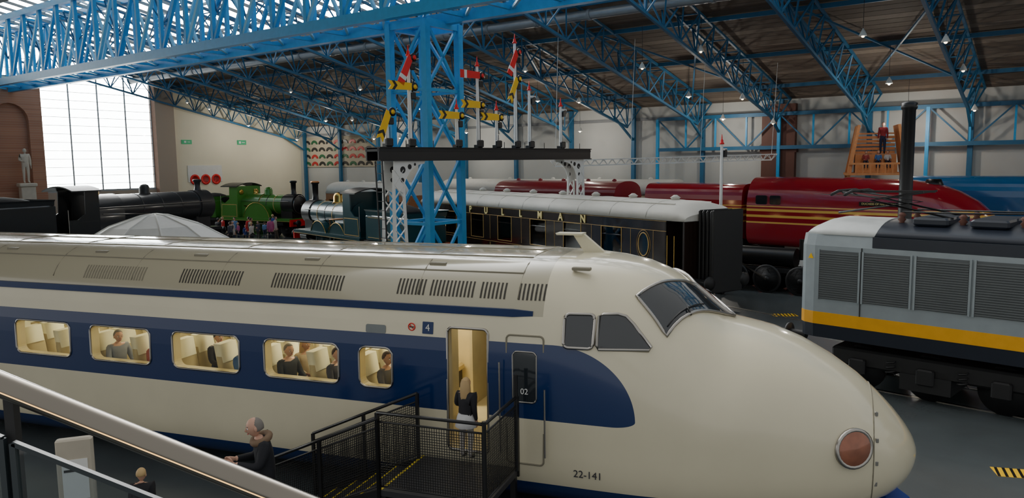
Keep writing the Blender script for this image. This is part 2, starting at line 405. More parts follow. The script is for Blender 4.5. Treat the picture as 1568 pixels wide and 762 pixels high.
    if longhair:
        mb.loft([[( (-.03+dx)*e, dy*e, z*e) for dx,dy in ((.03,-w),(.03,w),(0,w*1.1),(-d,w*.6),(-d,-w*.6),(0,-w*1.1))] for z,w,d in ((.05,.035,.03),(.0,.052,.036),(-.06,.056,.04),(-.13,.055,.04),(-.19,.04,.03),(-.215,.02,.015))],hair)
    mb.M=Matrix.Identity(4)
    if hood:
        c=Vector(P['nec'])*h; ring=[c+Vector((.055*math.cos(a)*h-.01*h,.075*math.sin(a)*h,(.005-.02*math.cos(a))*h)) for a in [i*math.pi/6 for i in range(12)]]
        mb.path(ring,.026*h,hood,8,True)
    if skirt:
        c=Vector(P['pel'])*h; mb.loft([[tuple(c+Vector((r*h*math.cos(a),r*1.1*h*math.sin(a),dz*h))) for a in [i*math.pi/6 for i in range(12)]] for r,dz in ((.085,.04),(.1,0),(.125,-.12),(.12,-.125))],skirt)
    for s_,sg in (('L',1),('R',-1)):
        w=Vector(P['w'+s_])*h; d=(w-Vector(P['e'+s_])*h).normalized()
        up=Vector((0,sg,.0)); side=d.cross(up)
        if side.length<.2: up=Vector((0,0,1)); side=d.cross(up)
        side.normalize(); nrm=side.cross(d).normalized()
        k=h/1.75
        def pt(a,b,c): return w+(d*a+side*b+nrm*c)*k
        secs=[]
        for a,wd,th in ((-.01,.024,.02),(.03,.034,.016),(.07,.042,.014),(.095,.04,.012)):
            secs.append([tuple(pt(a,wd*math.cos(q),th*math.sin(q))) for q in [i*math.pi/4 for i in range(8)]])
        mb.loft(secs,sk)
        for b_,L in ((.031,.068),(.011,.078),(-.011,.073),(-.031,.058)):
            cu=[(0,0),(.42,.0),(.72,-.14),(.97,-.36)]
            mb.path([pt(.085+L*q,b_*(1+.15*q),r_*L) for q,r_ in cu],[.0095*k,.009*k,.008*k,.0055*k],sk,6)
        mb.path([pt(.02,.03,0),pt(.05,.055,-.008),pt(.078,.066,-.018),pt(.1,.066,-.026)],[.012*k,.0105*k,.009*k,.006*k],sk,6)
    return mb.obj(name,parent=parent,W=W,fix=False)
TH=rad(-20)
S=frame(11.89*.342,11.89*.94,TH)     # bullet train frame, x forward
def SW(x,y,ang,z=0): return S@frame(x,y,ang,z)
SIT={'pel':(0,0,.27),'spi':(-.01,0,.37),'che':(-.02,0,.485),'nec':(-.01,0,.565),'hd':(.0,0,.602),
 'sL':(-.02,.1,.54),'eL':(.03,.125,.40),'wL':(.16,.09,.37),'sR':(-.02,-.1,.54),'eR':(.03,-.125,.40),'wR':(.16,-.09,.37),
 'hL':(.02,.055,.265),'kL':(.25,.06,.27),'aL':(.25,.06,.045),'tL':(.34,.06,.018),'hR':(.02,-.055,.265),'kR':(.25,-.06,.27),'aR':(.25,-.06,.045),'tR':(.34,-.06,.018)}
# ------------------------------------------------------------------ bullet train
def interp(tab,x):
    if x<=tab[0][0]: return tab[0][1]
    for (a,b),(c,d) in zip(tab,tab[1:]):
        if x<=c: 
            return b+(d-b)*(x-a)/(c-a)
    return tab[-1][1]
ZT=[(-27,3.78),(-3.6,3.78),(-3.0,3.77),(-2.5,3.73),(-2.1,3.66),(-1.75,3.54),(-1.5,3.40),(-1.25,3.21),(-1.0,2.99),(-.8,2.85),(-.55,2.80),(-.2,2.72),(.2,2.57),(.62,2.34),(.95,2.11),(1.2,1.89),(1.42,1.66),(1.58,1.46),(1.68,1.30),(1.73,1.18),(1.75,1.08)]
ZB=[(-27,.12),(-.5,.12),(.6,.18),(1.1,.30),(1.4,.46),(1.58,.62),(1.68,.77),(1.73,.90),(1.75,1.0)]
def prof(x):
    zt,zb=interp(ZT,x),interp(ZB,x)
    w=1.69 if x<-3 else 1.69*max(.0005,1-((x+3)/4.752)**2.5)**.5
    zc=interp([(-27,1.6),(-3,1.6),(1.75,1.05)],x)
    nu=interp([(-27,3.6),(-3.6,3.6),(-2.6,2.9),(-1.6,2.15),(-.9,2.1),(-.4,2.25),(1.75,2.0)],x); nl=interp([(-27,5),(-2,5),(1.75,2.1)],x)
    return zt,zb,w,zc,nu,nl
def side(x,z):
    zt,zb,w,zc,nu,nl=prof(x)
    h,n=(zt-zc,nu) if z>zc else (zc-zb,nl); q=min(.9999,abs(z-zc)/h)
    return w*(1-q**n)**(1/n)
def topz(x,y):
    zt,zb,w,zc,nu,nl=prof(x); return zc+(zt-zc)*(1-min(.9999,abs(y)/w)**nu)**(1/nu)
def section(x,n=72,off=0):
    zt,zb,w,zc,nu,nl=prof(x); o=[]
    for k in range(n):
        t=2*math.pi*k/n; c,s_=math.cos(t),math.sin(t); N_=nu if s_>=0 else nl; h=(zt-zc) if s_>=0 else (zc-zb)
        o.append((x,math.copysign(abs(c)**(2/N_),c)*(w+off),zc+math.copysign(abs(s_)**(2/N_),s_)*(h+off)))
    return o
cre=(.72,.665,.49); nav=(.006,.028,.115)
paint=mat('train_cream_paint',cre,.16,noise=.07,scale=1.3,coat=.6); nt=paint.node_tree; bs=nt.nodes['Principled BSDF']; cur=bs.inputs['Base Color'].links[0].from_socket
tc=nt.nodes.new('ShaderNodeTexCoord'); sp=nt.nodes.new('ShaderNodeSeparateXYZ'); nt.links.new(tc.outputs['Object'],sp.inputs[0]); X_,Y_,Z_=sp.outputs
ex=mathn(nt,'MAXIMUM',mathn(nt,'DIVIDE',mathn(nt,'ADD',X_,3.15),1.2),0)
topb=mathn(nt,'MULTIPLY_ADD',mathn(nt,'POWER',mathn(nt,'MAXIMUM',mathn(nt,'SUBTRACT',1,mathn(nt,'POWER',ex,2)),0),.5),1.02,1.6)
ex2=mathn(nt,'MAXIMUM',mathn(nt,'DIVIDE',mathn(nt,'ADD',X_,2.3),.35),0)
botb=mathn(nt,'SUBTRACT',1.62,mathn(nt,'MULTIPLY',mathn(nt,'POWER',mathn(nt,'MAXIMUM',mathn(nt,'SUBTRACT',1,mathn(nt,'POWER',ex2,2)),0),.5),.1))
band=mathn(nt,'MULTIPLY',mathn(nt,'LESS_THAN',Z_,topb),mathn(nt,'GREATER_THAN',Z_,botb)); band=mathn(nt,'MULTIPLY',band,mathn(nt,'LESS_THAN',X_,-1.95))
low=mathn(nt,'LESS_THAN',Z_,.55)
bandm=mathn(nt,'MAXIMUM',band,low)
mx=nt.nodes.new('ShaderNodeMix'); mx.data_type='RGBA'; nt.links.new(bandm,mx.inputs[0]); nt.links.new(cur,mx.inputs[6]); mx.inputs[7].default_value=(*nav,1)
rf=mathn(nt,'MULTIPLY',mathn(nt,'GREATER_THAN',Z_,3.0),mathn(nt,'LESS_THAN',X_,-3.3))
mx2=nt.nodes.new('ShaderNodeMix'); mx2.data_type='RGBA'; nt.links.new(rf,mx2.inputs[0]); nt.links.new(mx.outputs[2],mx2.inputs[6]); mx2.inputs[7].default_value=(.46,.425,.31,1)
nt.links.new(mx2.outputs[2],bs.inputs['Base Color'])
inter=mat('train_interior',(.72,.62,.38),.6)
CREAM=mat('train_cream_trim',(.64,.60,.44),.35); NAVY=mat('navy_paint',nav,.3); VENT=mat('vent_dark',(.05,.045,.035),.7); SEAM=mat('seam_grey',(.24,.22,.16),.6)
train=bpy.data.objects.new('bullet_train',None); COL.objects.link(train); train.matrix_world=S
xs=[-27,-22,-18,-14,-10,-7,-5,-4,-3.6,-3.3,-3.0,-2.75,-2.5,-2.3,-2.1,-1.95,-1.8,-1.65,-1.5,-1.35,-1.2,-1.05,-.9,-.75,-.6,-.4,-.2,0,.2,.4,.6,.8,.95,1.1,1.22,1.34,1.44,1.52,1.59,1.65,1.69,1.72,1.74,1.75]
mb=MB(); mb.mi(paint); mb.mi(inter); mb.loft([section(x) for x in xs],paint)
body=mb.obj('body_shell')
def rrect(x0,x1,z0,z1,r,n=5):
    o=[]
    for cx,cz,a0 in ((x1-r,z1-r,0),(x0+r,z1-r,90),(x0+r,z0+r,180),(x1-r,z0+r,270)):
        for k in range(n+1): a=rad(a0+90*k/n); o.append((cx+r*math.cos(a),cz+r*math.sin(a)))
    return o
WIN=[(-13.68,-12.31),(-11.82,-10.44),(-9.95,-8.55),(-8.05,-6.64),(-6.27,-5.69)]+[(-15.55-1.88*k,-14.17-1.88*k) for k in range(4)]
DOOR=(-4.77,-4.12,.93,2.78)
c1=MB(); c1.mi(paint); c1.mi(inter); c1.bx(-21.5,-3.05,-1.5,1.5,.93,3.12,inter)
c2=MB(); c2.mi(paint); c2.mi(inter)
for a,b in WIN: c2.prism(rrect(a,b,1.77,2.40,.12),-2.2,-1.3,inter)
c2.prism(rrect(*DOOR,.08),-2.2,-1.3,inter)
def cut(o,cb):
    c=cb.obj('cutter'); md=o.modifiers.new('b','BOOLEAN'); md.operation='DIFFERENCE'; md.solver='EXACT'; md.object=c
    dg=bpy.context.evaluated_depsgraph_get(); me=bpy.data.meshes.new_from_object(o.evaluated_get(dg)); o.modifiers.clear(); o.data=me
    bpy.data.objects.remove(c)
cut(body,c1); cut(body,c2)
try:
    body.data.set_sharp_from_angle(angle=rad(28))
except Exception: pass
# analytic outer normals are approximated: keep the straight saloon part flat-shaded in long strips
for p_ in body.data.polygons:
    if p_.center.x<-4.6 and abs(p_.center.z-2.1)<.75: p_.use_smooth=False
body.parent=train
mb=MB()
def sp3(x,z,off=.006): return (x,-(side(x,z)+off),z)
def outline(pts,r,m,off=.004,sub=1): mb.path([sp3(x,z,off) for x,z in pts],r,m,6,True)
for a,b in WIN:
    outline(rrect(a,b,1.77,2.40,.12),.018,STEEL)
    pts=rrect(a,b,1.77,2.40,.12); mb.add([(x,-(side(x,z)-.03),z) for x,z in pts],[tuple(range(len(pts)))],GLASS)
outline(rrect(*DOOR,.08),.022,STEEL)
outline(rrect(-3.83,-3.27,.84,2.73,.06),.014,SEAM); outline(rrect(-3.73,-3.37,1.76,2.50,.07),.012,STEEL)
def fill(pts,m,off):
    cx=sum(p[0] for p in pts)/len(pts); cz=sum(p[1] for p in pts)/len(pts)
    rings=[]
    for k in (1,.8,.6,.4,.2): rings.append([sp3(cx+(x-cx)*k,cz+(z-cz)*k,off) for x,z in pts])
    n=len(pts); vs=sum(rings,[])+[sp3(cx,cz,off)]; fs=[]
    for j in range(4):
        for i in range(n): fs.append((j*n+i,j*n+(i+1)%n,(j+1)*n+(i+1)%n,(j+1)*n+i))
    for i in range(n): fs.append((4*n+i,4*n+(i+1)%n,5*n))
    mb.add(vs,fs,m,True)
fill(rrect(-3.73,-3.37,1.76,2.50,.07),DGLASS,.004)
mb.cyl((-3.9,-1.78,1.0),(-3.9,-1.78,2.35),.014,STEEL,8); mb.cyl((-3.22,-1.78,1.0),(-3.22,-1.78,2.0),.014,STEEL,8)
fill(rrect(-6.15,-5.8,2.62,2.75,.03),mat('slate_panel',(.2,.22,.22),.5),.006)
fill(rrect(-5.18,-5.0,2.66,2.84,.01),NAVY,.006)
for zz,m_,hh_,x1 in ((3.04,NAVY,.055,-3.45),):
    secs=[]
    for x in (-27,-20,-12,-6,-4,x1-.3,x1):
        e_=0 if x<x1-.01 else .02
        secs.append([(x,-(side(x,zz)-.02),zz-hh_+e_),(x,-(side(x,zz)+.035-e_),zz-hh_+e_),(x,-(side(x,zz)+.035-e_),zz+hh_-e_),(x,-(side(x,zz)-.02),zz+hh_-e_)])
    mb.loft(secs,m_,sm=False)
def topline(y,x0,x1,r,m):
    n=12; mb.path([(x0+(x1-x0)*i/n,y,topz(x0+(x1-x0)*i/n,y)+.0) for i in range(n+1)],r,m,4)
for y in (-1.22,-.75,.0,.75,1.22): topline(y,-27,-3.7,.014,SEAM)
for x in [-26+1.88*k for k in range(12)]+[-3.7]:
    mb.path([(x,y,topz(x,y)) for i,y in enumerate([-1.5,-1.4,-1.2,-1,-.6,-.2,.2,.6,1,1.3])],.012,SEAM,4)
for i in range(11): 
    x=-26+2.3*i; mb.rbx(x,x+.28,-1.12,-1.02,3.62,3.67,SEAM,.01)
for a,b,fade in ((-12.1,-10.7,1),(-9.9,-8.6,0),(-8.0,-6.65,0),(-5.68,-5.24,0),(-5.12,-4.42,0),(-4.3,-3.88,0),(-3.7,-3.3,0)):
    x=a
    while x<b:
        mb.add([sp3(x,3.22,.005),sp3(x+.028,3.22,.005),sp3(x+.028,3.33,.005),sp3(x,3.33,.005),sp3(x+.028,3.44,.005),sp3(x,3.44,.005)],[(0,1,2,3),(3,2,4,5)],SEAM if fade else VENT)
        x+=.062
outl=rrect(-2.98,-2.56,2.60,3.06,.07); fill(outl,DGLASS,.012); outline(outl,.024,STEEL,.012)
tri=[(-2.48,2.60),(-1.80,2.60),(-1.77,2.64),(-2.03,2.94),(-2.14,3.04),(-2.25,3.07),(-2.45,3.07),(-2.5,3.04),(-2.51,2.65)]
fill(tri,DGLASS,.016); outline(tri,.024,STEEL,.014)
def pane(sg):
    A=(-2.05,1.13);Bc=(-1.36,.03);C_=(-.78,.03);D_=(-1.60,1.30)
    n=10
    def pt(u,v,o=.02):
        x=(A[0]*(1-u)+Bc[0]*u)*(1-v)+(D_[0]*(1-u)+C_[0]*u)*v; y=(A[1]*(1-u)+Bc[1]*u)*(1-v)+(D_[1]*(1-u)+C_[1]*u)*v
        return (x+.012,-sg*y,topz(x,y)+o)
    vs=[];g={}
    for i in range(n+1):
        for j in range(n+1): g[i,j]=len(vs); vs.append(pt(i/n,j/n))
    mb.add(vs,[(g[i,j],g[i+1,j],g[i+1,j+1],g[i,j+1]) for i in range(n) for j in range(n)],DGLASS,True)
    ed=[vs[g[i,0]] for i in range(n+1)]+[vs[g[n,j]] for j in range(1,n+1)]+[vs[g[i,n]] for i in range(n-1,-1,-1)]+[vs[g[0,j]] for j in range(n-1,0,-1)]
    mb.path(ed,.026,STEEL,6,True)
    mb.path([pt(.05+.55*k/6,.93-.06*k/6,.05) for k in range(7)],.011,BLACK,5)
    mb.path([pt(.32,1.05,.02),pt(.32,.97,.06),pt(.34,.9,.06)],.014,BLACK,5)
pane(1); pane(-1)
mb.path(section(1.12,48,.003),.008,SEAM,4,True)
for z in (.5,.8,1.1,1.4,1.7): mb.rbx(1.14,1.18,-(side(1.16,z)+.012),-(side(1.16,z)-.01),z,z+.06,STEEL,.004)
lampm=mat('headlamp_lens',(.30,.10,.05),.12,.4,noise=.5,scale=6,coat=1)
for sg in (1,-1):
    x,z=.86,1.36; y=side(x,z); e_=.02
    tx_=Vector((e_*2,-(side(x+e_,z)-side(x-e_,z)),0)).normalized(); tz_=Vector((0,-(side(x,z+e_)-side(x,z-e_)),e_*2)).normalized(); nn=tx_.cross(tz_).normalized()
    if nn.y>0: nn=-nn
    c=Vector((x,-y,z)); rings=[]
    for r_,o_ in ((.27,-.03),(.27,.03),(.245,.045),(.225,.03)):
        rings.append([tuple(((c+nn*o_+tx_*r_*math.cos(t)+tz_*r_*math.sin(t)))) for t in [i*math.pi/12 for i in range(24)]])
    rings=[[(p[0],p[1]*sg,p[2]) for p in r] for r in rings]
    mb.loft(rings,STEEL,caps=False)
    inner=[tuple(c+nn*o_+tx_*r_*math.cos(t)+tz_*r_*math.sin(t)) for r_,o_ in ((.228,.03),(.16,.05),(.08,.06),(.01,.065)) for t in [i*math.pi/12 for i in range(24)]]
    mb.loft([[(p[0],p[1]*sg,p[2]) for p in inner[i*24:(i+1)*24]] for i in range(4)],lampm)
mb.loft([[(1.7,0,.05),(1.7,0,.35),(1.7,.02,.35),(1.7,.02,.05)],[(1.35,-.55,.02),(1.35,-.5,.45),(1.35,.5,.45),(1.35,.55,.02)],[(.6,-1.3,.02),(.6,-1.25,.35),(.6,1.25,.35),(.6,1.3,.02)]],mat('plough_blue',(.01,.06,.35),.35),sm=False)
mb.prism([(-3.05,3.70),(-2.72,3.70),(-2.74,3.76),(-3.10,4.06),(-3.28,4.06),(-3.12,3.82)],-.05,.05,CREAM)
mb.prism([(-3.52,4.04),(-3.1,4.04),(-3.1,4.07),(-3.54,4.07)],-.13,.13,CREAM)
mb.rbx(-3.18,-2.65,-.12,.12,3.70,3.77,CREAM,.02)
for cx in (-2.2,-17.5,-6.0):
    for dx in (-1.1,1.1):
        for sg in (-1,1): mb.lathe((cx+dx,sg*.75,.43),[(.43,-.06),(.43,.06),(.1,.08)],DARK,20,'y')
seatc=mat('seat_moquette',(.5,.42,.24),.85); antim=mat('headrest_cloth',(.9,.86,.66),.8)
def seat(x,y):
    mb.rbx(x-.25,x+.25,y-.23,y+.23,1.25,1.40,seatc,.04)
    mb.bx(x-.2,x+.2,y-.2,y+.2,.93,1.25,DARK)
    mb.loft([[(x-.20-.14*k+dx,y+dy*(1-.15*(k>.8)),1.35+.78*k) for dx,dy in ((-.05,-.22),(.06,-.22),(.06,.22),(-.05,.22))] for k in (0,.3,.6,.85,1)],seatc)
    mb.loft([[(x-.20-.14*k+dx,y+dy,1.35+.78*k) for dx,dy in ((-.065,-.2),(.078,-.2),(.078,.2),(-.065,.2))] for k in (.62,.85,1.03)],antim)
for k in range(16):
    x=-6.1-.94*k
    for y in (-1.2,-.72,.3,.76,1.22): seat(x,y)
for sg in (-1,1):
    for yy in (1.05,1.2,1.35): mb.cyl((-20,sg*yy,2.72),(-5.4,sg*yy,2.72),.012,STEEL,6)
mb.bx(-5.25,-5.2,-1.5,-.3,.93,3.1,inter); mb.bx(-5.25,-5.2,.3,1.5,.93,3.1,inter)
mb.bx(-4.15,-4.1,-.9,1.5,.93,3.1,DARK); mb.bx(-5.2,-3.1,1.40,1.45,.93,3.1,inter)  # dark sheet stands in for the shade inside an open inner doorway
mb.rbx(-4.9,-4.5,1.3,1.38,1.9,2.3,WHITE,.01)
mb.obj('fittings',parent=train)
TD=mat('lettering_dark',(.04,.04,.05),.5)
text('number_lettering','22-141',.15,TD,Matrix.Translation((-2.62,-(side(-2.62,.78)+.012),.78))@SIDE,train,.002)
text('car_number','4',.15,WHITE,Matrix.Translation((-5.09,-(side(-5.09,2.75)+.012),2.75))@SIDE,train,.002)
text('door_number','02',.12,WHITE,Matrix.Translation((-3.55,-(side(-3.55,1.95)+.014),1.92))@SIDE,train,.002)
mb=MB(); c=(-5.36,-(side(-5.36,2.75)+.008),2.75)
mb.path([(c[0]+.055*math.cos(a),c[1],c[2]+.055*math.sin(a)) for a in [i*math.pi/8 for i in range(16)]],.008,RED,4,True); mb.beam((c[0]-.04,c[1],c[2]+.04),(c[0]+.04,c[1],c[2]-.04),.01,.01,RED); mb.beam((c[0]-.035,c[1],c[2]),(c[0]+.035,c[1],c[2]),.014,.014,TD)
mb.obj('no_smoking_sign',parent=train)
for i,x in enumerate((-19,-16,-13,-10.5,-8.2,-6.2,-4.6)):
    l=bpy.data.lights.new('saloon_light','AREA'); l.shape='RECTANGLE'; l.size=1.4; l.size_y=.5; l.energy=42 if i<6 else 10; l.color=(1,.88,.58)
    lo=bpy.data.objects.new('saloon_light',l); COL.objects.link(lo); lo.parent=train; lo.location=(x,0,3.05)
HB=mat('hair_brown',(.06,.03,.015),.7);HBL=mat('hair_blond',(.55,.38,.18),.6);HG=mat('hair_grey',(.22,.20,.18),.8);HK=mat('hair_black',(.015,.012,.01),.6);HR=mat('hair_auburn',(.2,.06,.02),.6)
# seats are at x=-6.1-.94k
pas=[(-11.74,-1.2,-.35,cm((.25,.27,.32)),HG),(-10.8,-1.2,-.2,cm((.35,.08,.06)),HR),(-9.86,-.72,-.2,cm((.02,.02,.03)),HK),(-8.92,-1.2,.0,cm((.05,.12,.3)),HB),
     (-7.98,-1.2,-.3,cm((.03,.035,.045)),HG),(-7.98,-.72,-.4,cm((.55,.45,.32)),HBL),(-7.98,.3,-.3,cm((.5,.1,.2)),HB),(-7.04,-.72,-.5,cm((.3,.45,.35)),HR),(-7.04,-1.2,-.1,cm((.05,.05,.07)),HB),(-6.1,-1.2,-.1,cm((.1,.1,.12)),HB),(-8.92,.3,-.3,cm((.6,.6,.6)),HB)]
for i,(x,y,a,t_,h_) in enumerate(pas):
    person('seated_passenger',SW(x+.04,y,a,1.03),1.62,t_,cm((.03,.04,.08)),h_,SIT,longhair=h_ in(HBL,HR),head=(random.uniform(-.7,.1),.05),skin=i%2)
person('girl_in_doorway',SW(-4.42,-1.82,rad(82),.86),1.22,cm((.02,.02,.025)),cm((.45,.42,.4)),HBL,{'eL':(.02,.14,.66),'wL':(.13,.13,.62)},longhair=True,skirt=cm((.7,.7,.7)),bulk=1.15)
person('man_gesturing',frame(-3.36,10.0,rad(205)),1.9,cm((.012,.013,.018)),cm((.05,.05,.06)),HG,
  {'che':(.015,0,.745),'nec':(.03,0,.822),'hd':(.05,0,.86),'eL':(.06,.13,.66),'wL':(.22,.10,.71),'eR':(.04,-.13,.66),'wR':(.2,-.06,.69),'kL':(.04,.06,.28),'aL':(.05,.06,.045),'tL':(.14,.06,.018)},head=(.0,.12),coat=True,bulk=1.22,hood=cm((.2,.13,.08)),bald=True)
person('child_visitor',frame(-5.05,10.0,rad(95)),1.16,cm((.015,.015,.02)),cm((.03,.03,.05)),HBL,None,head=(0,.1),coat=True,bulk=1.25)
# information post by the train
mb=MB(); post=mat('beige_panel',(.50,.45,.36),.6); mb.rbx(-.2,.2,-.06,.06,.02,1.95,post,.02); mb.rbx(-.3,.3,-.2,.2,0,.04,DARK,.01); mb.bx(-.14,.14,-.07,-.06,1.2,1.7,WHITE); mb.bx(-.12,.05,-.075,-.07,1.55,1.58,DARK); mb.cyl((0,-.075,1.05),(0,-.06,1.05),.04,STEEL,12)
mb.obj('information_post',W=frame(-5.35,9.05,rad(20)))
# ------------------------------------------------------------------ boarding stairs
mb=MB(); tread=mat('chequer_plate',(.05,.05,.055),.5,.4); yn=mat('yellow_nosing',(.8,.6,.03),.5)
zl=.82; L0,L1=-5.15,-3.6; Y0,Y1=-3.12,-1.82
mb.bx(L0,L1,Y0,Y1,zl-.08,zl,tread); mb.bx(L0,L0+.035,Y0+.02,Y1,zl,zl+.006,yn)
for x in (L0+.05,L1-.05):
    for y in (Y0+.05,Y1-.1): mb.bx(x-.04,x+.04,y-.04,y+.04,0,zl-.08,BLACK)
ns=5
for i in range(ns):
    z=zl-(i+1)*zl/(ns+0); x1=L0-i*.36
    if z<.05: break
    mb.bx(x1-.38,x1,Y0+.04,Y1-.06,z-.05,z,tread); mb.bx(x1-.38,x1-.36,Y0+.04,Y1-.06,z,z+.006,yn)
def railpanel(p,q,h0,h1,posts=2):
    p=Vector(p);q=Vector(q);U=Vector((0,0,1)); d=q-p; L=d.length
    mb.path([p+U*h1,q+U*h1],.024,BLACK,8); mb.path([p+U*(h1-.12),q+U*(h1-.12)],.014,BLACK,6); mb.path([p+U*h0,q+U*h0],.014,BLACK,6)
    for k in range(posts): c=p+d*k/(posts-1); mb.bx(c.x-.022,c.x+.022,c.y-.022,c.y+.022,c.z-.1,c.z+h1,BLACK)
    n=int(L/.035)
    for k in range(n): c=p+d*k/n; mb.beam(c+U*h0,c+U*(h1-.12),.007,.007,BLACK)
    n=int((h1-.12-h0)/.035)
    for k in range(n): z=h0+k*.035; mb.beam(p+U*z,q+U*z,.007,.007,BLACK)
railpanel((L0,Y0,zl),(L1,Y0,zl),.06,1.08,2); railpanel((L1,Y0,zl),(L1,Y1-.05,zl),.06,1.08,2)
for y in (Y0,Y1-.12): railpanel((L0-1.85,y,0),(L0,y,zl),.06,1.0,3)
mb.cyl((L1,Y0,0),(L1,Y0,zl+1.12),.03,BLACK,10); mb.cyl((L1,Y1-.1,zl),(L1,Y1-.1,zl+1.4),.03,BLACK,10)
mb.beam((L0-1.85,Y0+.02,.02),(L0,Y0+.02,zl-.1),.04,.2,BLACK); mb.beam((L0-1.85,Y1-.1,.02),(L0,Y1-.1,zl-.1),.04,.2,BLACK)
mb.obj('boarding_stairs',W=S)
# ------------------------------------------------------------------ foreground balustrade
mb=MB(); led=mat('led_strip',(1,.7,.3),.4,emis=(1,.55,.18),es=1.6)
railm=mat('brushed_rail_steel',(.27,.245,.21),.22,1.0,noise=.05)
r1=Vector((-1.02,1.5,4.772)); r2=Vector((-.469,1.5,4.53)); d=(r2-r1)
a=r1-d*1.3; b=r2+d*.9
mb.cyl(a,b,.025,railm,32); mb.beam(a+Vector((0,-.0245,-.004)),b+Vector((0,-.0245,-.004)),.002,.0022,led)
dn=Vector((0,0,-.115))
edge=mat('glass_edge',(.03,.04,.045),.3)
tg=glassmat('balustrade_glass',(.55,.62,.66),.1)
pans=[(-1.3,-.02),(.02,.93),(.97,1.9)]
for u,v in pans:
    p=r1+d*u+dn; q=r1+d*v+dn
    mb.add([tuple(p),tuple(q),tuple(q+Vector((0,0,-.85))),tuple(p+Vector((0,0,-.85)))],[(0,1,2,3)],tg)
    mb.beam(p,q,.012,.010,edge); mb.beam(p,p+Vector((0,0,-.85)),.012,.012,edge); mb.beam(q,q+Vector((0,0,-.85)),.012,.012,edge)
for u in (0,.95): p=r1+d*u; mb.beam(p+Vector((0,0.02,-.02)),p+Vector((0,.02,-1.0)),.02,.02,DARK)
mb.beam(a+Vector((0,0,-.98)),b+Vector((0,0,-.98)),.12,.06,DARK)
mb.obj('handrail_balustrade')
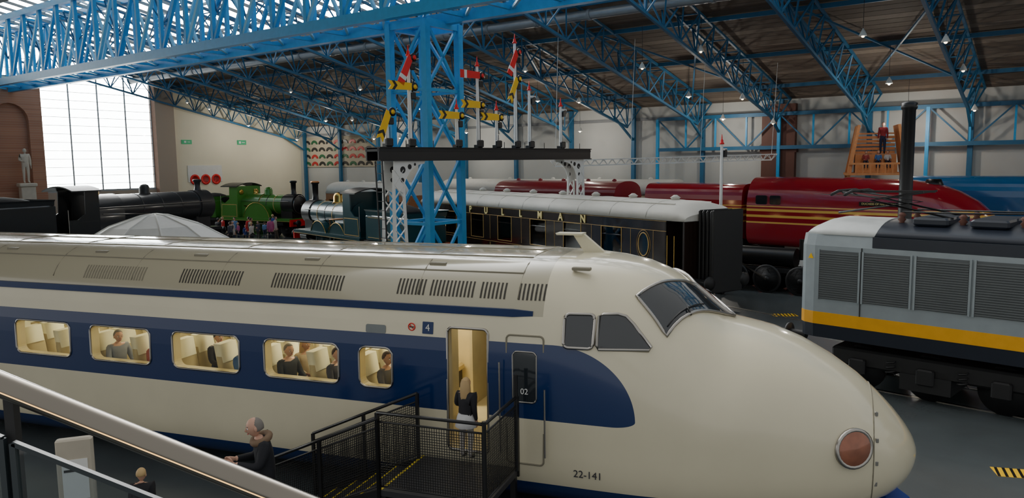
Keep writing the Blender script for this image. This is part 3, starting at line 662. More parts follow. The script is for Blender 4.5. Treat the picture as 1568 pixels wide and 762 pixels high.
# ------------------------------------------------------------------ rolling stock helpers
def wheel(mb,x,y,r,m,tyre=STEEL,spokes=10):
    mb.lathe((x,y,r),[(r-.06,-.06),(r+.02,-.06),(r,.06),(r-.07,.06),(r-.1,0),(r-.06,-.06)],m,24,'y'); mb.lathe((x,y,r),[(.1,-.08),(.1,.09),(.04,.1)],m,10,'y')
    for k in range(spokes):
        t=2*math.pi*k/spokes; mb.beam((x,y,r),(x+(r-.07)*math.cos(t),y,r+(r-.07)*math.sin(t)),.05,.06,m)
def buffers(mb,x,d,z=1.05,m=DARK):
    for sg in(-1,1):
        mb.cyl((x,sg*.86,z),(x+d*.4,sg*.86,z),.1,m,12); mb.lathe((x+d*.4,sg*.86,z),[(.24,0),(.24,.05*d),(.1,.08*d)],m,16,'x')
def steam_loco(name,pos,head,c,L=8.6,TL=5,wh=((-1.4,.5),(-3.2,.95),(-5.5,.95),(-7.6,.5)),zb=2.35,br=.72,ctop=4.05,capm=BLACK,domem=BRASS,frm=DARK,beamm=RED,twh=.55,tz=2.9,cabz=3.7,lining=GOLD,smoke=BLACK):
    mb=MB(); main=mat(name+'_paint',c,.28,coat=.4,noise=.08)
    mb.bx(-L,-.15,-.55,.55,.55,1.25,frm); mb.bx(-.15,0,-1.2,1.2,.8,1.3,beamm); buffers(mb,0,1,1.05,BLACK)
    mb.bx(-L,-.1,-1.2,1.2,1.28,1.36,main); 
    for sg in(-1,1): mb.bx(-L,-.1,sg*1.2-.02,sg*1.2+.02,1.15,1.34,main); mb.bx(-L,-.1,sg*1.22-.012,sg*1.22+.012,1.17,1.19,lining)
    mb.cyl((-L+2,0,zb),(-1.2,0,zb),br,main,28)
    n=6
    for k in range(n): x=-1.4-(L-3.6)*k/(n-1); mb.lathe((x,0,zb),[(br+.012,-.03),(br+.012,.03)],lining if k%2 else smoke,28,'x')
    mb.cyl((-1.3,0,zb),(-.25,0,zb),br+.05,smoke,28); mb.lathe((-.25,0,zb),[(br,0),(br*.8,.05),(br*.4,.12),(.05,.15)],smoke,24,'x'); mb.cyl((-.1,0,zb),(-.02,0,zb),.05,STEEL,8)
    mb.path([(-.2,br*.9*math.cos(t),zb+br*.9*math.sin(t)) for t in [k*math.pi/8 for k in range(16)]],.02,STEEL,4,True)
    mb.bx(-1.5,-.4,-.6,.6,1.3,zb-.3,smoke)
    zt=zb+br
    mb.lathe((-.75,0,zt-.1),[(.3,0),(.2,.18),(.17,.4),(.19,ctop-zt-.05),(.25,ctop-zt),(.25,ctop-zt+.08),(.17,ctop-zt+.1)],smoke,18)
    mb.lathe((-.75,0,ctop-.12),[(.2,0),(.26,.06),(.26,.14),(.18,.16)],capm,18)
    mb.lathe((-L*.45,0,zt-.08),[(.38,0),(.3,.1),(.29,.4),(.22,.55),(.1,.62),(.01,.63)],domem,18)
    mb.lathe((-L+2.6,0,zt-.02),[(.22,0),(.15,.1),(.13,.35),(.16,.42)],BRASS,12)
    mb.loft([[(x,(br+.06)*math.cos(a),zb+(br+.06)*math.sin(a)) if math.sin(a)>-.2 else (x,(br+.06)*math.copysign(1,math.cos(a)),1.36) for a in [i*math.pi/12+.001 for i in range(24)]] for x in (-L+3.6,-L+1.7)],main)
    for sg in (-1,1):
        y=sg*1.12
        mb.prism([(-L+1.9,1.3),(-L+1.9,cabz),(-L+1.1,cabz),(-L+1.05,2.75),(-L+.6,2.45),(-L+.15,2.45),(-L+.05,1.3)],y-.03,y+.03,main)
        mb.prism([(-L+1.8,1.42),(-L+1.8,2.35),(-L+.25,2.35),(-L+.15,1.42)],y+sg*.035-.004,y+sg*.035+.004,lining)
        mb.prism([(-L+1.76,1.46),(-L+1.76,2.31),(-L+.29,2.31),(-L+.19,1.46)],y+sg*.04-.004,y+sg*.04+.004,main)
        mb.cyl((-L+.1,y,1.3),(-L+.1,y,3.0),.02,STEEL,6); mb.cyl((-L+2,sg*(br+.1),zb+.25),(-.5,sg*(br+.1),zb+.25),.022,STEEL,6)
        mb.path([(-L+2.2,sg*(br+.08),zb-.1),(-L*.5,sg*(br+.1),zb-.25),(-L*.5,sg*(br+.06),zb-.6),(-L*.5+.3,sg*.9,1.4)],.035,COPPER if lining is GOLD else STEEL,6)
    mb.bx(-L+1.85,-L+1.9,-1.1,1.1,1.3,cabz,main)
    for sg in(-1,1): mb.lathe((-L+1.93,sg*.75,3.25),[(.2,0),(.2,.02),(.15,.03)],BRASS,14,'x')
    rf_=[(y,cabz+.25*(1-(y/1.25)**2)) for y in [-1.25+.25*i for i in range(11)]]; mb.prism(rf_+[(y,z-.06) for y,z in rf_[::-1]],-L+.3,-L+2.0,smoke,'yz')
    for x,r in wh:
        for sg in(-1,1):
            wheel(mb,x,sg*.75,r,main if r>.7 else DARK)
            if r>.7:
                arc=[(x+(r+.1)*math.cos(a),r+(r+.1)*math.sin(a)) for a in [i*math.pi/14 for i in range(15)]]; arc=[(q,max(w,1.3)) for q,w in arc]
                mb.prism(arc,.68 if sg>0 else -1.08,1.08 if sg>0 else -.68,main); mb.path([(q,sg*1.09,w) for q,w in arc],.02,BRASS if lining is GOLD else main,5)
        mb.cyl((x,-.75,r),(x,.75,r),.08,DARK,8)
    big=[x for x,r in wh if r>.7]
    if big:
        rr=max(r for x,r in wh)
        for sg in(-1,1):
            mb.beam((min(big)-.0,sg*.9,rr-.25),(max(big),sg*.9,rr-.25),.06,.1,STEEL); mb.beam((max(big),sg*.95,rr-.25),(-1.2,sg*.95,.95),.05,.08,STEEL); mb.cyl((-1.7,sg*.95,1.0),(-.8,sg*.95,1.0),.2,smoke,14)
    x0=-L-.35-TL;x1=-L-.35
    mb.bx(x0,x1,-1.15,1.15,1.1,1.28,frm); mb.rbx(x0+.1,x1-.2,-1.15,1.15,1.28,tz-.3,main,.06)
    mb.loft([[(x0+.1-e_,-1.15-e_,z),(x1-.3,-1.15-e_,z),(x1-.3,1.15+e_,z),(x0+.1-e_,1.15+e_,z)] for z,e_ in ((tz-.3,0),(tz-.1,.03),(tz,.12))],main,caps=False,sm=False)
    for sg in(-1,1): mb.bx(x0+.3,x1-.5,sg*1.16-.01,sg*1.16+.01,1.45,1.47,lining); mb.bx(x0+.3,x1-.5,sg*1.16-.01,sg*1.16+.01,tz-.42,tz-.4,lining); mb.bx(x0,x1,sg*.85-.03,sg*.85+.03,.5,1.2,frm)
    mb.sph(((x0+x1)/2+.3,0,tz-.35),(TL*.4,.95,.6),mat(name+'_coal',(.01,.01,.01),.9,bump=1,scale=9),16,8)
    for k in range(3):
        for sg in(-1,1): wheel(mb,x0+.8+k*(TL-1.6)/2,sg*.75,twh,DARK,spokes=8)
    mb.bx(x0-.08,x0,-1.2,1.2,.85,1.28,beamm); buffers(mb,x0,-1,1.05,BLACK)
    return mb.obj(name,W=frame(*pos,head))
def ang(dx,dy): return math.atan2(dy,dx)
steam_loco('green_steam_locomotive',(-15.3,56.3),ang(.88,-.47),(.06,.24,.03),L=7.2,TL=3.6,wh=((-.8,.55),(-1.9,.55),(-3.5,1.2),(-5.6,.6)),capm=BLACK,domem=mat('dome_green',(.06,.24,.03),.3),twh=.5)
steam_loco('teal_steam_locomotive',(-12.4,47.6),ang(-.634,.773),(.012,.065,.075),L=8.4,TL=4.4,capm=COPPER,ctop=4.2,domem=BRASS)
GB=mat('grimy_black',(.035,.035,.037),.4,noise=.3)
steam_loco('black_steam_locomotive',(-19.9,50.5),ang(.43,.9),(.032,.033,.036),L=10.5,TL=7,zb=2.75,br=.92,ctop=4.35,cabz=4.0,tz=3.6,wh=((-1.2,.5),(-3.4,.8),(-5.2,.8),(-7,.8)),domem=GB,frm=DARK,beamm=BLACK,lining=GB,smoke=GB)
def streamliner(name,pos,head,base,stripes,L=13,TL=7.5,zt=4.25,plate=None):
    mb=MB(); pm=zstripe(name+'_paint',base,stripes,rough=.16,coat=.8); secs=[]
    def sec(x,w,zt_,zb_,n): 
        zc=zb_+(zt_-zb_)*.45
        return [(x,math.copysign(abs(math.cos(t))**(2/n),math.cos(t))*w,zc+math.copysign(abs(math.sin(t))**(2/(n if math.sin(t)>0 else 6)),math.sin(t))*((zt_-zc) if math.sin(t)>0 else zc-zb_)) for t in [2*math.pi*k/40 for k in range(40)]]
    for x,w,z_,n in ((-L,1.38,zt,2.8),(-L+2,1.38,zt,2.8),(-6,1.36,zt-.05,2.6),(-3.6,1.34,zt-.12,2.5),(-2.6,1.3,zt-.3,2.4),(-1.8,1.22,zt-.6,2.3),(-1.1,1.08,zt-1.0,2.2),(-.6,.88,zt-1.45,2.1),(-.25,.6,zt-1.9,2),(-.06,.3,zt-2.3,2),(0,.06,zt-2.6,2)):
        secs.append(sec(x,w,z_,.75 if x<-1 else .75+(x+1)*.25,n))
    mb.loft(secs,pm)
    for sg in(-1,1):
        mb.prism(rrect(-L+.5,-L+1.1,2.95,3.4,.08),sg*1.36-.03,sg*1.36+.03,DGLASS); mb.prism(rrect(-L+1.25,-L+1.8,2.95,3.4,.08),sg*1.36-.03,sg*1.36+.03,DGLASS)
        mb.cyl((-L+2,sg*1.2,3.55),(-3.4,sg*1.2,3.4),.025,STEEL,6)
        if plate: mb.bx(-5.6,-3.9,sg*1.33-.05,sg*1.33+.06,3.02,3.2,BLACK)
    mb.lathe((-2.9,0,zt-.45),[(.45,0),(.36,.2),(.3,.36),(.2,.38)],BLACK,16)
    mb.lathe((-6.5,0,zt-.1),[(.5,0),(.4,.06),(.05,.1)],pm,16)
    for x,r in ((-1.6,.48),(-2.9,.48),(-4.9,1.0),(-7.1,1.0),(-9.3,1.0),(-L+.9,.55)):
        for sg in(-1,1): wheel(mb,x,sg*.78,r,DARK)
    for sg in(-1,1): mb.beam((-9.3,sg*.95,.8),(-4.9,sg*.95,.8),.07,.12,STEEL); mb.cyl((-3.4,sg*1.05,.95),(-2.2,sg*1.05,.95),.26,pm,16)
    x1=-L-.3;x0=x1-TL
    mb.loft([sec(x,1.34,zt-.35,1.05,5) for x in (x0,x0+.1,x1-.1,x1)],pm,sm=False)
    mb.bx(x0,x1,-1.1,1.1,.6,1.06,DARK)
    for k in range(4):
        for sg in(-1,1): wheel(mb,x0+.9+k*(TL-1.8)/3,sg*.78,.52,DARK,spokes=8)
    buffers(mb,0,1,1.05,DARK)
    o=mb.obj(name,W=frame(*pos,head))
    if plate: text('nameplate_lettering',plate,.13,GOLDL,Matrix.Translation((-4.75,-1.40,3.11))@SIDE,o,.003)
    return o
A45=ang(.707,-.707)
gs=(.9,.55,.12)
streamliner('maroon_streamlined_locomotive',(20.9,32.4),A45,(.34,.008,.02),[(2.0,2.08,gs),(2.3,2.42,gs),(2.6,2.72,gs),(2.82,2.87,gs)],L=11.2,TL=6,zt=4.3,plate='DUCHESS OF HAMILTON')
streamliner('blue_streamlined_locomotive',(34,24.8),A45,(.007,.12,.32),[(1.3,1.36,(.6,.05,.03))],L=13,TL=6.4,zt=4.65)
# ------------------------------------------------------------------ carriages
def arcz(u,n): return max(0.0,1-min(1.0,abs(u))**n)**(1/n)
def coach(name,pos,head,L,bodym,roofm,wins=8,zt=3.75,w=1.35,glow=None,trim=None,z_e=3.05):
    mb=MB(); r=[(y,z_e+(zt-z_e)*arcz(y/(w+.05),2.4)) for y in [-(w+.05)+(2*w+.1)*i/16 for i in range(17)]]
    mb.prism(r,-L,0,roofm,'yz',True); mb.bx(-L,0,-w,w,1.0,1.6,bodym); mb.bx(-L,0,-w,w,2.6,z_e,bodym)
    for k in range(5): mb.lathe((-L*(k+.5)/5,0,zt-.03),[(.14,0),(.14,.1),(.05,.16)],roofm,10)
    p=L/wins
    for k in range(wins):
        x=-L+p*k
        for sg in(-1,1):
            mb.bx(x,x+.3*p,sg*w-.05,sg*w+.05,1.6,2.6,bodym); mb.bx(x+.9*p,x+p,sg*w-.05,sg*w+.05,1.6,2.6,bodym)
            mb.bx(x+.3*p,x+.9*p,sg*(w-.04)-.005,sg*(w-.04)+.005,1.6,2.6,DGLASS)
            if trim: 
                for zz in (1.55,2.65): mb.bx(x,x+p,sg*w-.06,sg*w+.06,zz-.015,zz+.015,trim)
    mb.bx(-L,-L+.06,-w,w,1.6,2.6,bodym); mb.bx(-.06,0,-w,w,1.6,2.6,bodym)
    mb.bx(-L+.3,-.3,-1.1,1.1,.75,1.0,DARK)
    for cx in (-2.6,-L+2.6):
        for dx in(-1.2,1.2):
            for sg in(-1,1): wheel(mb,cx+dx,sg*.75,.5,DARK,spokes=8)
        mb.bx(cx-1.7,cx+1.7,-.95,.95,.45,.75,DARK)
    buffers(mb,0,1);buffers(mb,-L,-1)
    return mb.obj(name,W=frame(*pos,head))
rw=mat('coach_roof_white',(.65,.65,.61),.6); rg=mat('coach_roof_grey',(.3,.3,.3),.6)
mar=mat('coach_maroon',(.24,.012,.022),.3,coat=.5); crm=mat('coach_cream',(.66,.56,.38),.5)
coach('maroon_railway_carriage',(7.0,46.3),A45,10.2,mar,mar,6,zt=4.0,trim=GOLD)
coach('cream_railway_carriage',(10.6,49.1),ang(.802,-.597),19,crm,rw,9,zt=4.0)
coach('wooden_railway_carriage',(-6.0,53.0),ang(.72,-.69),10,WOOD,rw,7,zt=3.9)
PW=frame(7.0,26.8,ang(.542,-.84)); L=20.1; w=1.37
umb=mat('umber_paint',(.020,.011,.008),.2,coat=.6); proof=mat('offwhite_roof',(.62,.60,.54),.65,noise=.15,scale=1.2)
curt=mat('curtain_cream',(.5,.38,.2),.9); wall_i=mat('marquetry_panel',(.34,.15,.05),.5,scale=6,noise=.3); lampg=mat('table_lamp_glow',(1,.6,.2),.5,emis=(1,.5,.15),es=9)
din=bpy.data.objects.new('dining_carriage',None); COL.objects.link(din); din.matrix_world=PW
mb=MB()
wx=[-2.0,-3.8,-6.25,-8.7,-11.4,-13.9,-16.6,-18.7]
wins=[(x-.58,x+.58) for x in wx[1:7]]
for sg in(-1,1):
    y0,y1=sorted((sg*w,sg*(w-.08)))
    mb.bx(-L+.0,-.85,y0,y1,1.0,1.62,umb); mb.bx(-L,-.85,y0,y1,2.72,3.1,umb)
    e=-L
    for a_,b_ in sorted(wins)+[(-.85,-.85)]: mb.bx(e,a_,y0,y1,1.62,2.72,umb); e=b_
    for a_,b_ in wins:
        mb.bx(a_,b_,sg*(w-.05)-.003,sg*(w-.05)+.003,1.62,2.72,GLASS)
        mb.bx(a_,b_,y0,y1,2.42,2.45,umb)
        f=sg*(w+.008)
        for q in ((a_-.02,a_,1.6,2.74),(b_,b_+.02,1.6,2.74),(a_-.02,b_+.02,1.6,1.62),(a_-.02,b_+.02,2.72,2.74)): mb.bx(q[0],q[1],f-.008,f+.008,q[2],q[3],GOLD)
        for xx in (a_+.09,b_-.09): mb.loft([[(xx-.09,sg*(w-.16),z),(xx-.03,sg*(w-.2),z),(xx+.03,sg*(w-.14),z),(xx+.09,sg*(w-.18),z)] for z in (1.65,2.7)],curt,caps=False,closed=False)
        cx=(a_+b_)/2
        mb.bx(cx-.35,cx+.35,min(sg*.55,sg*1.2),max(sg*.55,sg*1.2),1.72,1.76,WOOD)
        mb.cyl((cx,sg*1.0,1.76),(cx,sg*1.0,1.98),.02,BRASS,8); mb.lathe((cx,sg*1.0,1.96),[(.16,0),(.09,.2),(.07,.21)],lampg,12)
        for dx in (-.6,.6): mb.rbx(cx+dx-.08,cx+dx+.08,min(sg*.5,sg*1.15),max(sg*.5,sg*1.15),1.3,2.15,wall_i,.03)
    for zz in (1.08,1.5,2.74,3.09): mb.bx(-L,-.85,sg*(w+.004)-.004,sg*(w+.004)+.004,zz-.007,zz+.007,GOLD)
    for xx in [-1.5,-2.7,-5.0,-7.47,-10.0,-12.7,-15.3,-17.8,-19.8]:
        for a_ in (xx-.03,xx+.03): mb.bx(a_-.005,a_+.005,sg*(w+.004)-.004,sg*(w+.004)+.004,1.15,1.45,GOLD); 
        mb.bx(xx-.005,xx+.005,sg*(w+.004)-.004,sg*(w+.004)+.004,1.6,2.72,GOLD)
    for xo in (wx[0],wx[7]):
        ov=[(xo+.27*math.cos(t),sg*(w+.01),2.2+.42*math.sin(t)) for t in [k*math.pi/12 for k in range(24)]]
        mb.path(ov,.02,GOLD,6,True); mb.add([(x,sg*(w+.006),z) for x,y,z in ov],[tuple(range(24))],DGLASS)
        mb.path([(xo+.36*math.cos(t),sg*(w+.01),2.2+.52*math.sin(t)) for t in [k*math.pi/12 for k in range(24)]],.008,GOLD,4,True)
mb.bx(-L,0,-w+.02,w-.02,.92,1.08,umb); mb.bx(-L,-L+.08,-w,w,1,3.1,umb); mb.bx(-.93,-.85,-w,w,1,3.1,umb); mb.bx(-L+.1,-1,-1.28,1.28,2.95,3.0,mat('carriage_ceiling',(.6,.5,.35),.7))
mb.bx(-.85,-.05,-.6,.6,1,3.1,BLACK)
for sg in(-1,1):
    mb.bx(-.1,-.02,sg*.95-.38,sg*.95+.38,1,3.1,umb); mb.cyl((-.5,sg*w-.04*sg,1.2),(-.5,sg*w-.04*sg,2.6),.02,BRASS,8); mb.cyl((-.8,sg*w,1.2),(-.8,sg*w,2.6),.02,BRASS,8)
    mb.bx(-.9,-.05,sg*1.3-.15,sg*1.3+.15,.6,.64,DARK)
rr=[]
for y in [-(w+.04)+(2*w+.08)*i/24 for i in range(25)]:
    rr.append((y,3.12+.64*arcz(y/(w+.04),2.3)))
mb.loft([[(x,y*k,3.12+(z-3.12)*k2) for y,z in rr] for x,k,k2 in ((-L-.05,.97,.4),(-L+.25,1,.85),(-L+.8,1,1),(-.9,1,1),(-.35,1,.85),(-.02,.96,.4))],proof)
for x in range(1,10): mb.path([(-x*2+.1,y,z+.004) for y,z in rr],.012,proof,4)
for y in (-.9,.9):
    zz=3.12+.64*arcz(y/(w+.04),2.3); mb.cyl((-L+.8,y,zz+.03),(-.9,y,zz+.03),.02,proof,6)
for k in range(8): mb.lathe((-1.8-k*2.3,.0,3.74),[(.16,0),(.16,.08),(.2,.1),(.06,.2)],proof,12)
for k in range(7):
    x=.02+k*.09; e=.0 if k%2 else .05
    mb.rbx(x,x+.09,-.68-e,.68+e,.75-e,3.45+e,BLACK,.03)
mb.rbx(.64,.74,-.74,.74,.68,3.52,BLACK,.03); buffers(mb,-.02,1.7)
mb.bx(-L+.4,-.4,-1.0,1.0,.72,.95,DARK)
for k in range(8): mb.beam((-L+5+k*1.4,-.9,.9),(-L+5.7+k*1.4,-.9,.45),.05,.05,DARK)
for cx in (-3.2,-L+3.2):
    mb.bx(cx-1.8,cx+1.8,-1.0,1.0,.45,.72,DARK)
    for dx in(-1.3,0,1.3):
        for sg in(-1,1): wheel(mb,cx+dx,sg*.75,.46,DARK,spokes=8)
mb.obj('coachwork',parent=din)
for i,ch in enumerate('PULLMAN'):
    text('fascia_letter_'+str(i+1),ch,.44,GOLDL,Matrix.Translation((-14.5+i*1.5,-(w+.03),2.92))@SIDE,din,.015,.01)
for x in (-4,-8,-12,-16):
    l=bpy.data.lights.new('carriage_light','POINT'); l.energy=45; l.color=(1,.6,.28); l.shadow_soft_size=.15
    lo=bpy.data.objects.new('carriage_light',l); COL.objects.link(lo); lo.parent=din; lo.location=(x,0,2.7)
# ------------------------------------------------------------------ grey / yellow locomotive (right)
GW=frame(7.57,18.55,A45)
gs_=mat('loco_light_grey',(.27,.31,.33),.4); dg_=mat('loco_dark_roof',(.015,.02,.032),.4); yl_=mat('loco_yellow',(.80,.38,.01),.45); wt=mat('loco_white_panel',(.55,.57,.56),.5)
lou=mat('louvre_grey',(.09,.10,.105),.6); slat=mat('louvre_slat',(.14,.155,.16),.5)
mb=MB(); w=1.34
mb.loft([[(x,y,1.72) for y in (-w*k,w*k)]+[(x,w*k,3.25),(x,w*k-.1,3.5),(x,-w*k+.1,3.5),(x,-w*k,3.25)] for x,k in ((0,.86),(.12,.95),(.35,1),(17,1))],gs_,sm=False)
mb.loft([[(x,y,z) for y,z in ((-w*k-.005,1.46),(w*k+.005,1.46),(w*k+.005,1.74),(-w*k-.005,1.74))] for x,k in ((0,.86),(.12,.95),(.35,1),(17,1))],yl_,sm=False)
mb.loft([[(x,y,z) for y,z in ((-w*k+.03,1.15),(w*k-.03,1.15),(w*k,1.5),(-w*k,1.5))] for x,k in ((.02,.86),(.14,.95),(.35,1),(17,1))],dg_,sm=False)
ro=[(y,3.5+.32*(1-abs(y/1.26)**2.6)) for y in [-1.26+.21*i for i in range(13)]]
mb.prism(ro,1.6,17,dg_,'yz',True); mb.loft([[(x,y*k,3.5+(z-3.5)*k2) for y,z in ro] for x,k,k2 in ((.05,.86,.5),(.3,.95,.9),(.5,1,1.05),(1.6,1,1.05))],wt)
for a_,b_ in ((.45,1.35),(1.42,2.4),(2.48,3.5),(3.58,4.6),(4.75,6.2),(7,9)):
    mb.bx(a_,b_,-w-.02,-w,2.05,3.15,lou); z=2.08
    while z<3.12: mb.beam((a_+.03,-w-.03,z),(b_-.03,-w-.03,z),.03,.014,slat); z+=.05
    for q in (a_,b_): mb.bx(q-.02,q+.02,-w-.035,-w,2.03,3.17,gs_)
for q in (1.385,4.67): mb.bx(q-.01,q+.01,-w-.015,-w,1.74,3.25,DARK)
mb.bx(1.6,17,-w-.004,-w+.01,3.27,3.5,dg_)
mb.prism([(.2,2.95),(.32,2.95),(.26,3.07)],-w-.0,-w+.01,YEL)
for x in (2.2,3.3,4.4,5.6): mb.rbx(x,x+.7,-.8,.8,3.75,3.92,dg_,.04)
for x in (1.9,3.1,4.2,5.3,6.4):
    for y in (-.5,.5): mb.lathe((x,y,3.75),[(.09,0),(.05,.05),(.09,.1),(.05,.15),(.09,.2),(.04,.25)],brn,10)
mb.path([(1.9,-.5,4.02),(3.1,-.5,4.02),(4.2,-.5,4.05),(6.4,-.5,4.02)],.02,DARK,6); mb.path([(1.9,.5,4.02),(6.4,.5,4.02)],.02,DARK,6)
for y in(-.45,.45):
    mb.path([(.5,y,3.95),(2.0,y,4.2),(.55,y*.9,4.42)],.03,DARK,6); mb.path([(2.9,y,3.9),(1.2,y,4.25),(2.3,y,4.45)],.025,DARK,6)
mb.path([(.5,-.9,4.38),(.5,-.5,4.45),(.5,.5,4.45),(.5,.9,4.38)],.035,DARK,6); mb.path([(.8,-.9,4.38),(.8,-.5,4.45),(.8,.5,4.45),(.8,.9,4.38)],.035,DARK,6)
mb.beam((.5,0,4.42),(2.4,0,4.45),.05,.05,DARK)
for cx in (2.7,13.5):
    mb.rbx(cx-2,cx+2,-1.1,1.1,.55,.95,DARK,.05); mb.bx(cx-.5,cx+.5,-1.15,1.15,.25,.6,DARK)
    for dx in(-1.4,0,1.4):
        for sg in(-1,1): mb.lathe((cx+dx,sg*.78,.5),[(.5,-.07),(.5,.07),(.42,.08),(.15,.05),(.12,.15)],DARK,24,'y'); mb.rbx(cx+dx-.18,cx+dx+.18,sg*1.1-.1,sg*1.1+.1,.4,.75,DARK,.03)
    for dx in (-.7,.7):
        for sg in (-1,1): mb.path([(cx+dx+.1*math.cos(k*1.2),sg*1.1+.1*math.sin(k*1.2),.5+k*.02) for k in range(18)],.02,DARK,4)
mb.bx(5.2,10.8,-1.2,1.2,.4,1.15,DARK); buffers(mb,0,-1)
mb.obj('electric_locomotive',W=GW)
# ------------------------------------------------------------------ signal gantry
GA=math.atan2(.771,.637); GM=frame(-4.03,26.5,GA)
mb=MB()
mb.bx(-.9,11.6,-.35,.35,5.62,5.70,DARK); mb.bx(-.9,11.6,-.33,-.27,5.32,5.75,BLACK); mb.bx(-.9,11.6,.27,.33,5.32,5.75,BLACK)
mb.bx(-.9,11.6,-.4,-.24,5.30,5.34,BLACK); mb.bx(-.9,11.6,-.4,-.24,5.73,5.77,BLACK); mb.bx(-.9,11.6,-.4,.4,5.74,5.76,DARK)
for kx in (0,10.9):
    for sy in(-1,1):
        for sx in (-1,1): mb.beam((kx+sx*.36,sy*.3,0),(kx+sx*.2,sy*.25,5.0),.08,.08,WHITE)
        z=0;k=0
        while z<4.9:
            w0=.36-.16*z/5; w1=.36-.16*(z+.5)/5
            mb.beam((kx-w0,sy*.28,z),(kx+w1,sy*.28,z+.5),.06,.02,WHITE); mb.beam((kx+w0,sy*.28,z),(kx-w1,sy*.28,z+.5),.06,.02,WHITE); z+=.5
        sg=1 if kx==0 else -1
        pts=[(kx-sg*.2,5.3),(kx-sg*.2,4.4)]+[(kx+sg*(.2+1.0*(1-math.cos(a*math.pi/16))),4.2+1.0*math.sin(a*math.pi/16)) for a in range(9)]+[(kx+sg*1.25,5.3)]
        mb.prism(pts,sy*.26-.03,sy*.26+.03,WHITE)
        for hx,hz,hr in ((.18,5.0,.12),(.5,5.1,.09),(.15,4.65,.08),(.75,5.18,.05)): mb.cyl((kx+sg*hx,sy*.26-.035,hz),(kx+sg*hx,sy*.26+.035,hz),hr,DARK,14)
    for sx in(-1,1): mb.bx(kx+sx*.36-.1,kx+sx*.36+.1,-.4,.4,0,.15,DARK)
for k in range(9): mb.cyl((.3+k*1.3,-.36,5.76),(.3+k*1.3,-.36,6.0),.015,BLACK,5)
mb.beam((-.7,-.25,5.3),(-.5,-.25,.2),.04,.04,BLACK); mb.beam((-.7,.1,5.3),(-.5,.1,.2),.04,.04,BLACK)
for k in range(16): mb.beam((-.7+.0125*k,-.25,5.2-.31*k),(-.7+.0125*k,.1,5.2-.31*k),.02,.02,BLACK)
mb.obj('signal_gantry',W=GM)
def semaphore(M,z0,zt,arms,name='semaphore_signal'):
    mb=MB(); mb.cyl((0,0,z0),(0,0,zt-.35),.075,WHITE,12,.05); mb.lathe((0,0,zt-.36),[(.09,0),(.09,.05),(.05,.08),(.06,.14),(.02,.2),(.025,.24),(.008,.38)],RED,12)
    mb.bx(-.12,.12,-.12,.12,z0,z0+.12,BLACK); mb.cyl((.12,0,z0),(.12,0,zt-.6),.012,BLACK,5)
    mb.rbx(-.2,.1,-.22,-.08,z0+.02,z0+.3,BLACK,.03)
    for z,kind,dr in arms:
        if kind=='b':
            mb.bx(.0,.42,-.03,.03,z-.04,z+.04,WHITE); mb.cyl((.3,-.05,z-.1),(.3,.05,z-.1),.1,BLACK,12); mb.bx(.05,.22,-.12,.05,z-.3,z-.1,BLACK); continue
        a=rad(dr); ca,sa=math.cos(a),math.sin(a)
        def q(u,v): return (-(u*ca-v*sa),z-(u*sa+v*ca))
        h_=.15
        if kind=='r': 
            mb.prism([q(-.02,-h_*.8),q(1.05,-h_),q(1.05,h_),q(-.02,h_*.8)],-.13,-.10,RED); mb.prism([q(.72,-h_*.98),q(.86,-h_),q(.86,h_),q(.72,h_*.98)],-.14,-.095,WHITE)
        else:
            mb.prism([q(-.02,-h_*.8),q(1.05,-h_),q(.92,0),q(1.05,h_),q(-.02,h_*.8)],-.13,-.10,YEL); mb.prism([q(.78,-h_),q(.9,-h_),q(.77,0),q(.9,h_),q(.78,h_),q(.65,0)],-.14,-.095,BLACK)
        mb.lathe((.16,-.115,z),[(.15,-.02),(.15,.02)],BLACK,14,'y'); mb.lathe((.16,-.145,z),[(.08,-.01),(.08,.01)],RED if kind=='r' else YEL,12,'y')
        mb.rbx(.05,.25,-.1,.1,z-.42,z-.18,BLACK,.02); mb.cyl((.15,0,z-.18),(.15,0,z-.1),.04,BLACK,8)
    return mb.obj(name,W=M)
sig=[(-.22,7.05,[(6.95,'y',65)]),(.84,9.25,[(8.85,'r',62),(7.85,'y',0)]),(3.2,7.55,[(6.95,'y',0)]),(4.38,9.2,[(8.5,'r',0),(7.4,'y',0)]),
     (5.47,7.6,[(6.97,'y',0)]),(6.66,10.3,[(9.6,'r',62),(8.55,'y',62)]),(7.57,8.5,[(7.9,'b',0)]),(9.77,7.95,[(7.45,'b',0)])]
for k,zt,arms in sig: semaphore(GM@frame(k,0,0),5.77,zt,arms)
semaphore(frame(8.1,29.8,GA),0,6.15,[(5.6,'b',0)])
mb=MB(); p=Vector((2.0,39,5.25)); q=Vector((13.6,39.8,5.45)); truss(mb,p,q,1,.28,.28,26,WHITE,.05); 
for u in (.02,.35,.66,.98):
    e=p+(q-p)*u; mb.cyl((e.x,e.y,e.z),(e.x+.2,e.y,11.9-1.9*u),.012,WHITE,5)
mb.obj('lighting_truss')
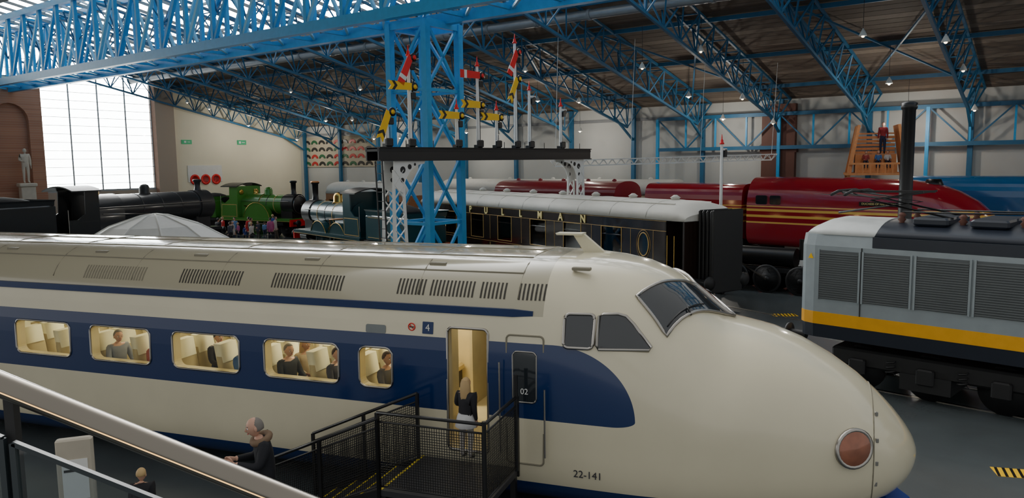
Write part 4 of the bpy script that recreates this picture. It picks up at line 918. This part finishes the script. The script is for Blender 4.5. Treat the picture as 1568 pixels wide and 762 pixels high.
# ------------------------------------------------------------------ tent
mb=MB(); tentm=mat('white_canvas',(.78,.78,.74),.75,noise=.06); n=10
rings=[[(r_*math.cos(2*math.pi*k/n+.2),r_*math.sin(2*math.pi*k/n+.2),z) for k in range(n)] for r_,z in ((2.75,0),(2.8,2.2),(2.55,2.5),(1.6,3.05),(.5,3.42),(.05,3.48))]
mb.loft(rings,tentm,sm=False)
for k in range(n): mb.path([rings[j][k] for j in range(6)],.035,tentm,5)
mb.obj('tent',W=frame(-13.2,28.5,0))
SM=B@frame(.95,-24.6,rad(-10))
st=person('statue',SM@Matrix.Translation((0,0,4.2)),2.45,stone,stone,stone,{'wR':(.1,-.08,.62),'eR':(-.01,-.14,.66)},mono=stone,coat=True,bulk=1.25)
mb=MB(); mb.rbx(-.55,.55,-.55,.55,0,.35,stone,.05); mb.rbx(-.45,.45,-.45,.45,.35,3.95,stone,.04); mb.rbx(-.55,.55,-.55,.55,3.95,4.2,stone,.05); mb.obj('statue_plinth',W=SM)
# ------------------------------------------------------------------ wooden viewing tower with people
mb=MB(); pine=mat('pine_timber',(.62,.27,.10),.6,scale=6,noise=.25)
for x in(-1.3,1.3):
    for y in(-1,1): mb.beam((x*1.05,y,0),(x*1.05,y,4.4),.16,.16,pine); mb.beam((x*1.05,y,4.4),(x*.72,y,6.9),.14,.14,pine)
    mb.prism([(x*1.0-.05,4.4),(x*1.0+.05,4.4),(x*.72+.05,6.9),(x*.72-.05,6.9)],-1,1,pine)
mb.bx(-1.5,1.5,-1.2,1.2,4.3,4.42,pine); mb.bx(-1.0,1.0,.2,1.0,4.42,5.4,pine); mb.bx(-1.0,1.0,-.4,.2,4.42,4.9,pine); mb.beam((-1.4,-1.15,4.9),(1.4,-1.15,4.9),.06,.1,pine)
for k in range(9): mb.beam((-1.4+k*.35,-1.15,4.4),(-1.4+k*.35,-1.15,4.9),.05,.05,pine)
mb.beam((-.95,.9,6.5),(.95,.9,6.5),.08,.08,pine)
for k in range(5): mb.bx(-.98,.98,.86,.92,5.42+.2*k,5.56+.2*k,pine)
TWM=frame(19.4,41.2,rad(-20)); mb.obj('viewing_tower',W=TWM)
for x,y,z,a,c,hr in ((-.5,-.1,4.45,-90,(.3,.05,.05),HB),(.1,-.15,4.45,-95,(.05,.15,.4),HBL),(.55,-.1,4.45,-85,(.5,.5,.5),HK)):
    person('seated_child',TWM@frame(x,y,rad(a),z+.2),1.25,cm(c),cm((.03,.03,.06)),hr,SIT,skin=0)
person('visitor_on_tower',TWM@frame(.35,.55,rad(-100),5.4),1.7,cm((.3,.03,.04)),cm((.02,.03,.08)),HK)
# ------------------------------------------------------------------ crowd
cols=[(.05,.10,.35),(.02,.02,.025),(.6,.02,.02),(.6,.55,.5),(.08,.08,.1),(.15,.28,.5),(.5,.1,.25)]
for i in range(18):
    px=-20.2+i*.25+random.uniform(-.35,.35); py=49.5+random.random()*6
    hgt=random.choice((1.75,1.68,1.8,1.15,1.62,1.25)); a_=random.uniform(-3,3)
    person('visitor',frame(px*py/53,py,a_),hgt,cm(cols[i%7]),cm(((.03,.04,.08),(.02,.02,.02),(.1,.08,.06))[i%3]),(HB,HK,HBL,HG)[i%4],{'kL':(.05,.055,.28),'aL':(.09,.055,.05),'tL':(.18,.06,.018)} if i%2 else {'eR':(.03,-.13,.65),'wR':(.15,-.1,.62)},coat=bool(i%2),bulk=1.1)
mb=MB()
for i in range(5):
    x=-18.4+i*1.0; mb.cyl((x,47.0,0),(x,47.0,1),.03,DARK,6); 
    if i<4:
        for z in (.5,.98): mb.cyl((x,47.0,z),(x+1.0,47.0,z),.02,DARK,6)
mb.obj('barrier_railing')
mb=MB()
for x in (0,1.3,2.6):
    for y in(-.65,.65): wheel(mb,x,y,.55,DARK,spokes=10)
    mb.cyl((x,-.65,.55),(x,.65,.55),.05,DARK,8)
mb.bx(-.8,3.4,-.5,.5,.8,.95,DARK); mb.cyl((-.2,0,1.35),(2.2,0,1.35),.38,BLACK,16); mb.cyl((2.4,0,1.3),(2.4,0,2.1),.1,BLACK,10); mb.beam((-.8,-.5,.9),(-1.7,-.5,.4),.06,.06,DARK); mb.beam((.2,-.6,1.1),(1.3,-.75,.55),.05,.06,STEEL)
mb.obj('antique_engine',W=frame(9.4,31.2,rad(-40)))
mb=MB(); mb.beam((0,0,0),(0,0,.85),.06,.06,DARK); mb.prism([(-.35,.8),(.35,.8),(.35,1.25),(-.35,1.25)],-.03,.0,WHITE); mb.bx(-.25,.25,-.2,.2,0,.04,DARK); mb.bx(-.25,.25,-.035,-.03,.95,.98,DARK); mb.bx(-.25,.15,-.035,-.03,1.05,1.08,DARK); mb.obj('information_sign',W=frame(11.2,30.2,rad(10)))
def hazard(x,y,a,w_,l_):
    mb=MB(); n=7
    mb.bx(0,w_,0,l_,.001,.004,YEL)
    for k in range(n): mb.prism([(w_*k/n,0),(w_*(k+.4)/n,0),(w_*(k+.9)/n,l_),(w_*(k+.5)/n,l_)],.004,.006,BLACK,'xy')
    mb.obj('hazard_floor_marking',W=frame(x,y,a))
hazard(8.7,25.2,rad(0),.8,.45); hazard(7.9,12.1,rad(-15),.8,.4)
def track(M,x0,x1):
    mb=MB()
    for sg in(-1,1): mb.bx(x0,x1,sg*.75-.035,sg*.75+.035,.0005,.012,STEEL); mb.bx(x0,x1,sg*.68-.03,sg*.68+.03,.0003,.003,BLACK)
    mb.obj('railway_track',W=M)
track(S,-27,5); track(PW,-21,6); track(GW,-6,18); track(frame(20.9,32.4,A45),-20,3)
# ------------------------------------------------------------------ light: overcast sky, brighter on the window side
wd=bpy.data.worlds.new('sky'); scene.world=wd; wd.use_nodes=True; nt=wd.node_tree; bg=nt.nodes['Background']
tc=nt.nodes.new('ShaderNodeTexCoord'); dp=nt.nodes.new('ShaderNodeVectorMath'); dp.operation='DOT_PRODUCT'; nt.links.new(tc.outputs['Generated'],dp.inputs[0])
dp.inputs[1].default_value=Vector((-.52,.82,.24)).normalized()
g=mathn(nt,'POWER',mathn(nt,'MAXIMUM',dp.outputs['Value'],0),5)
st_=mathn(nt,'MULTIPLY_ADD',g,22.0,.60)
bg.inputs[0].default_value=(.98,.98,.96,1); nt.links.new(st_,bg.inputs[1])
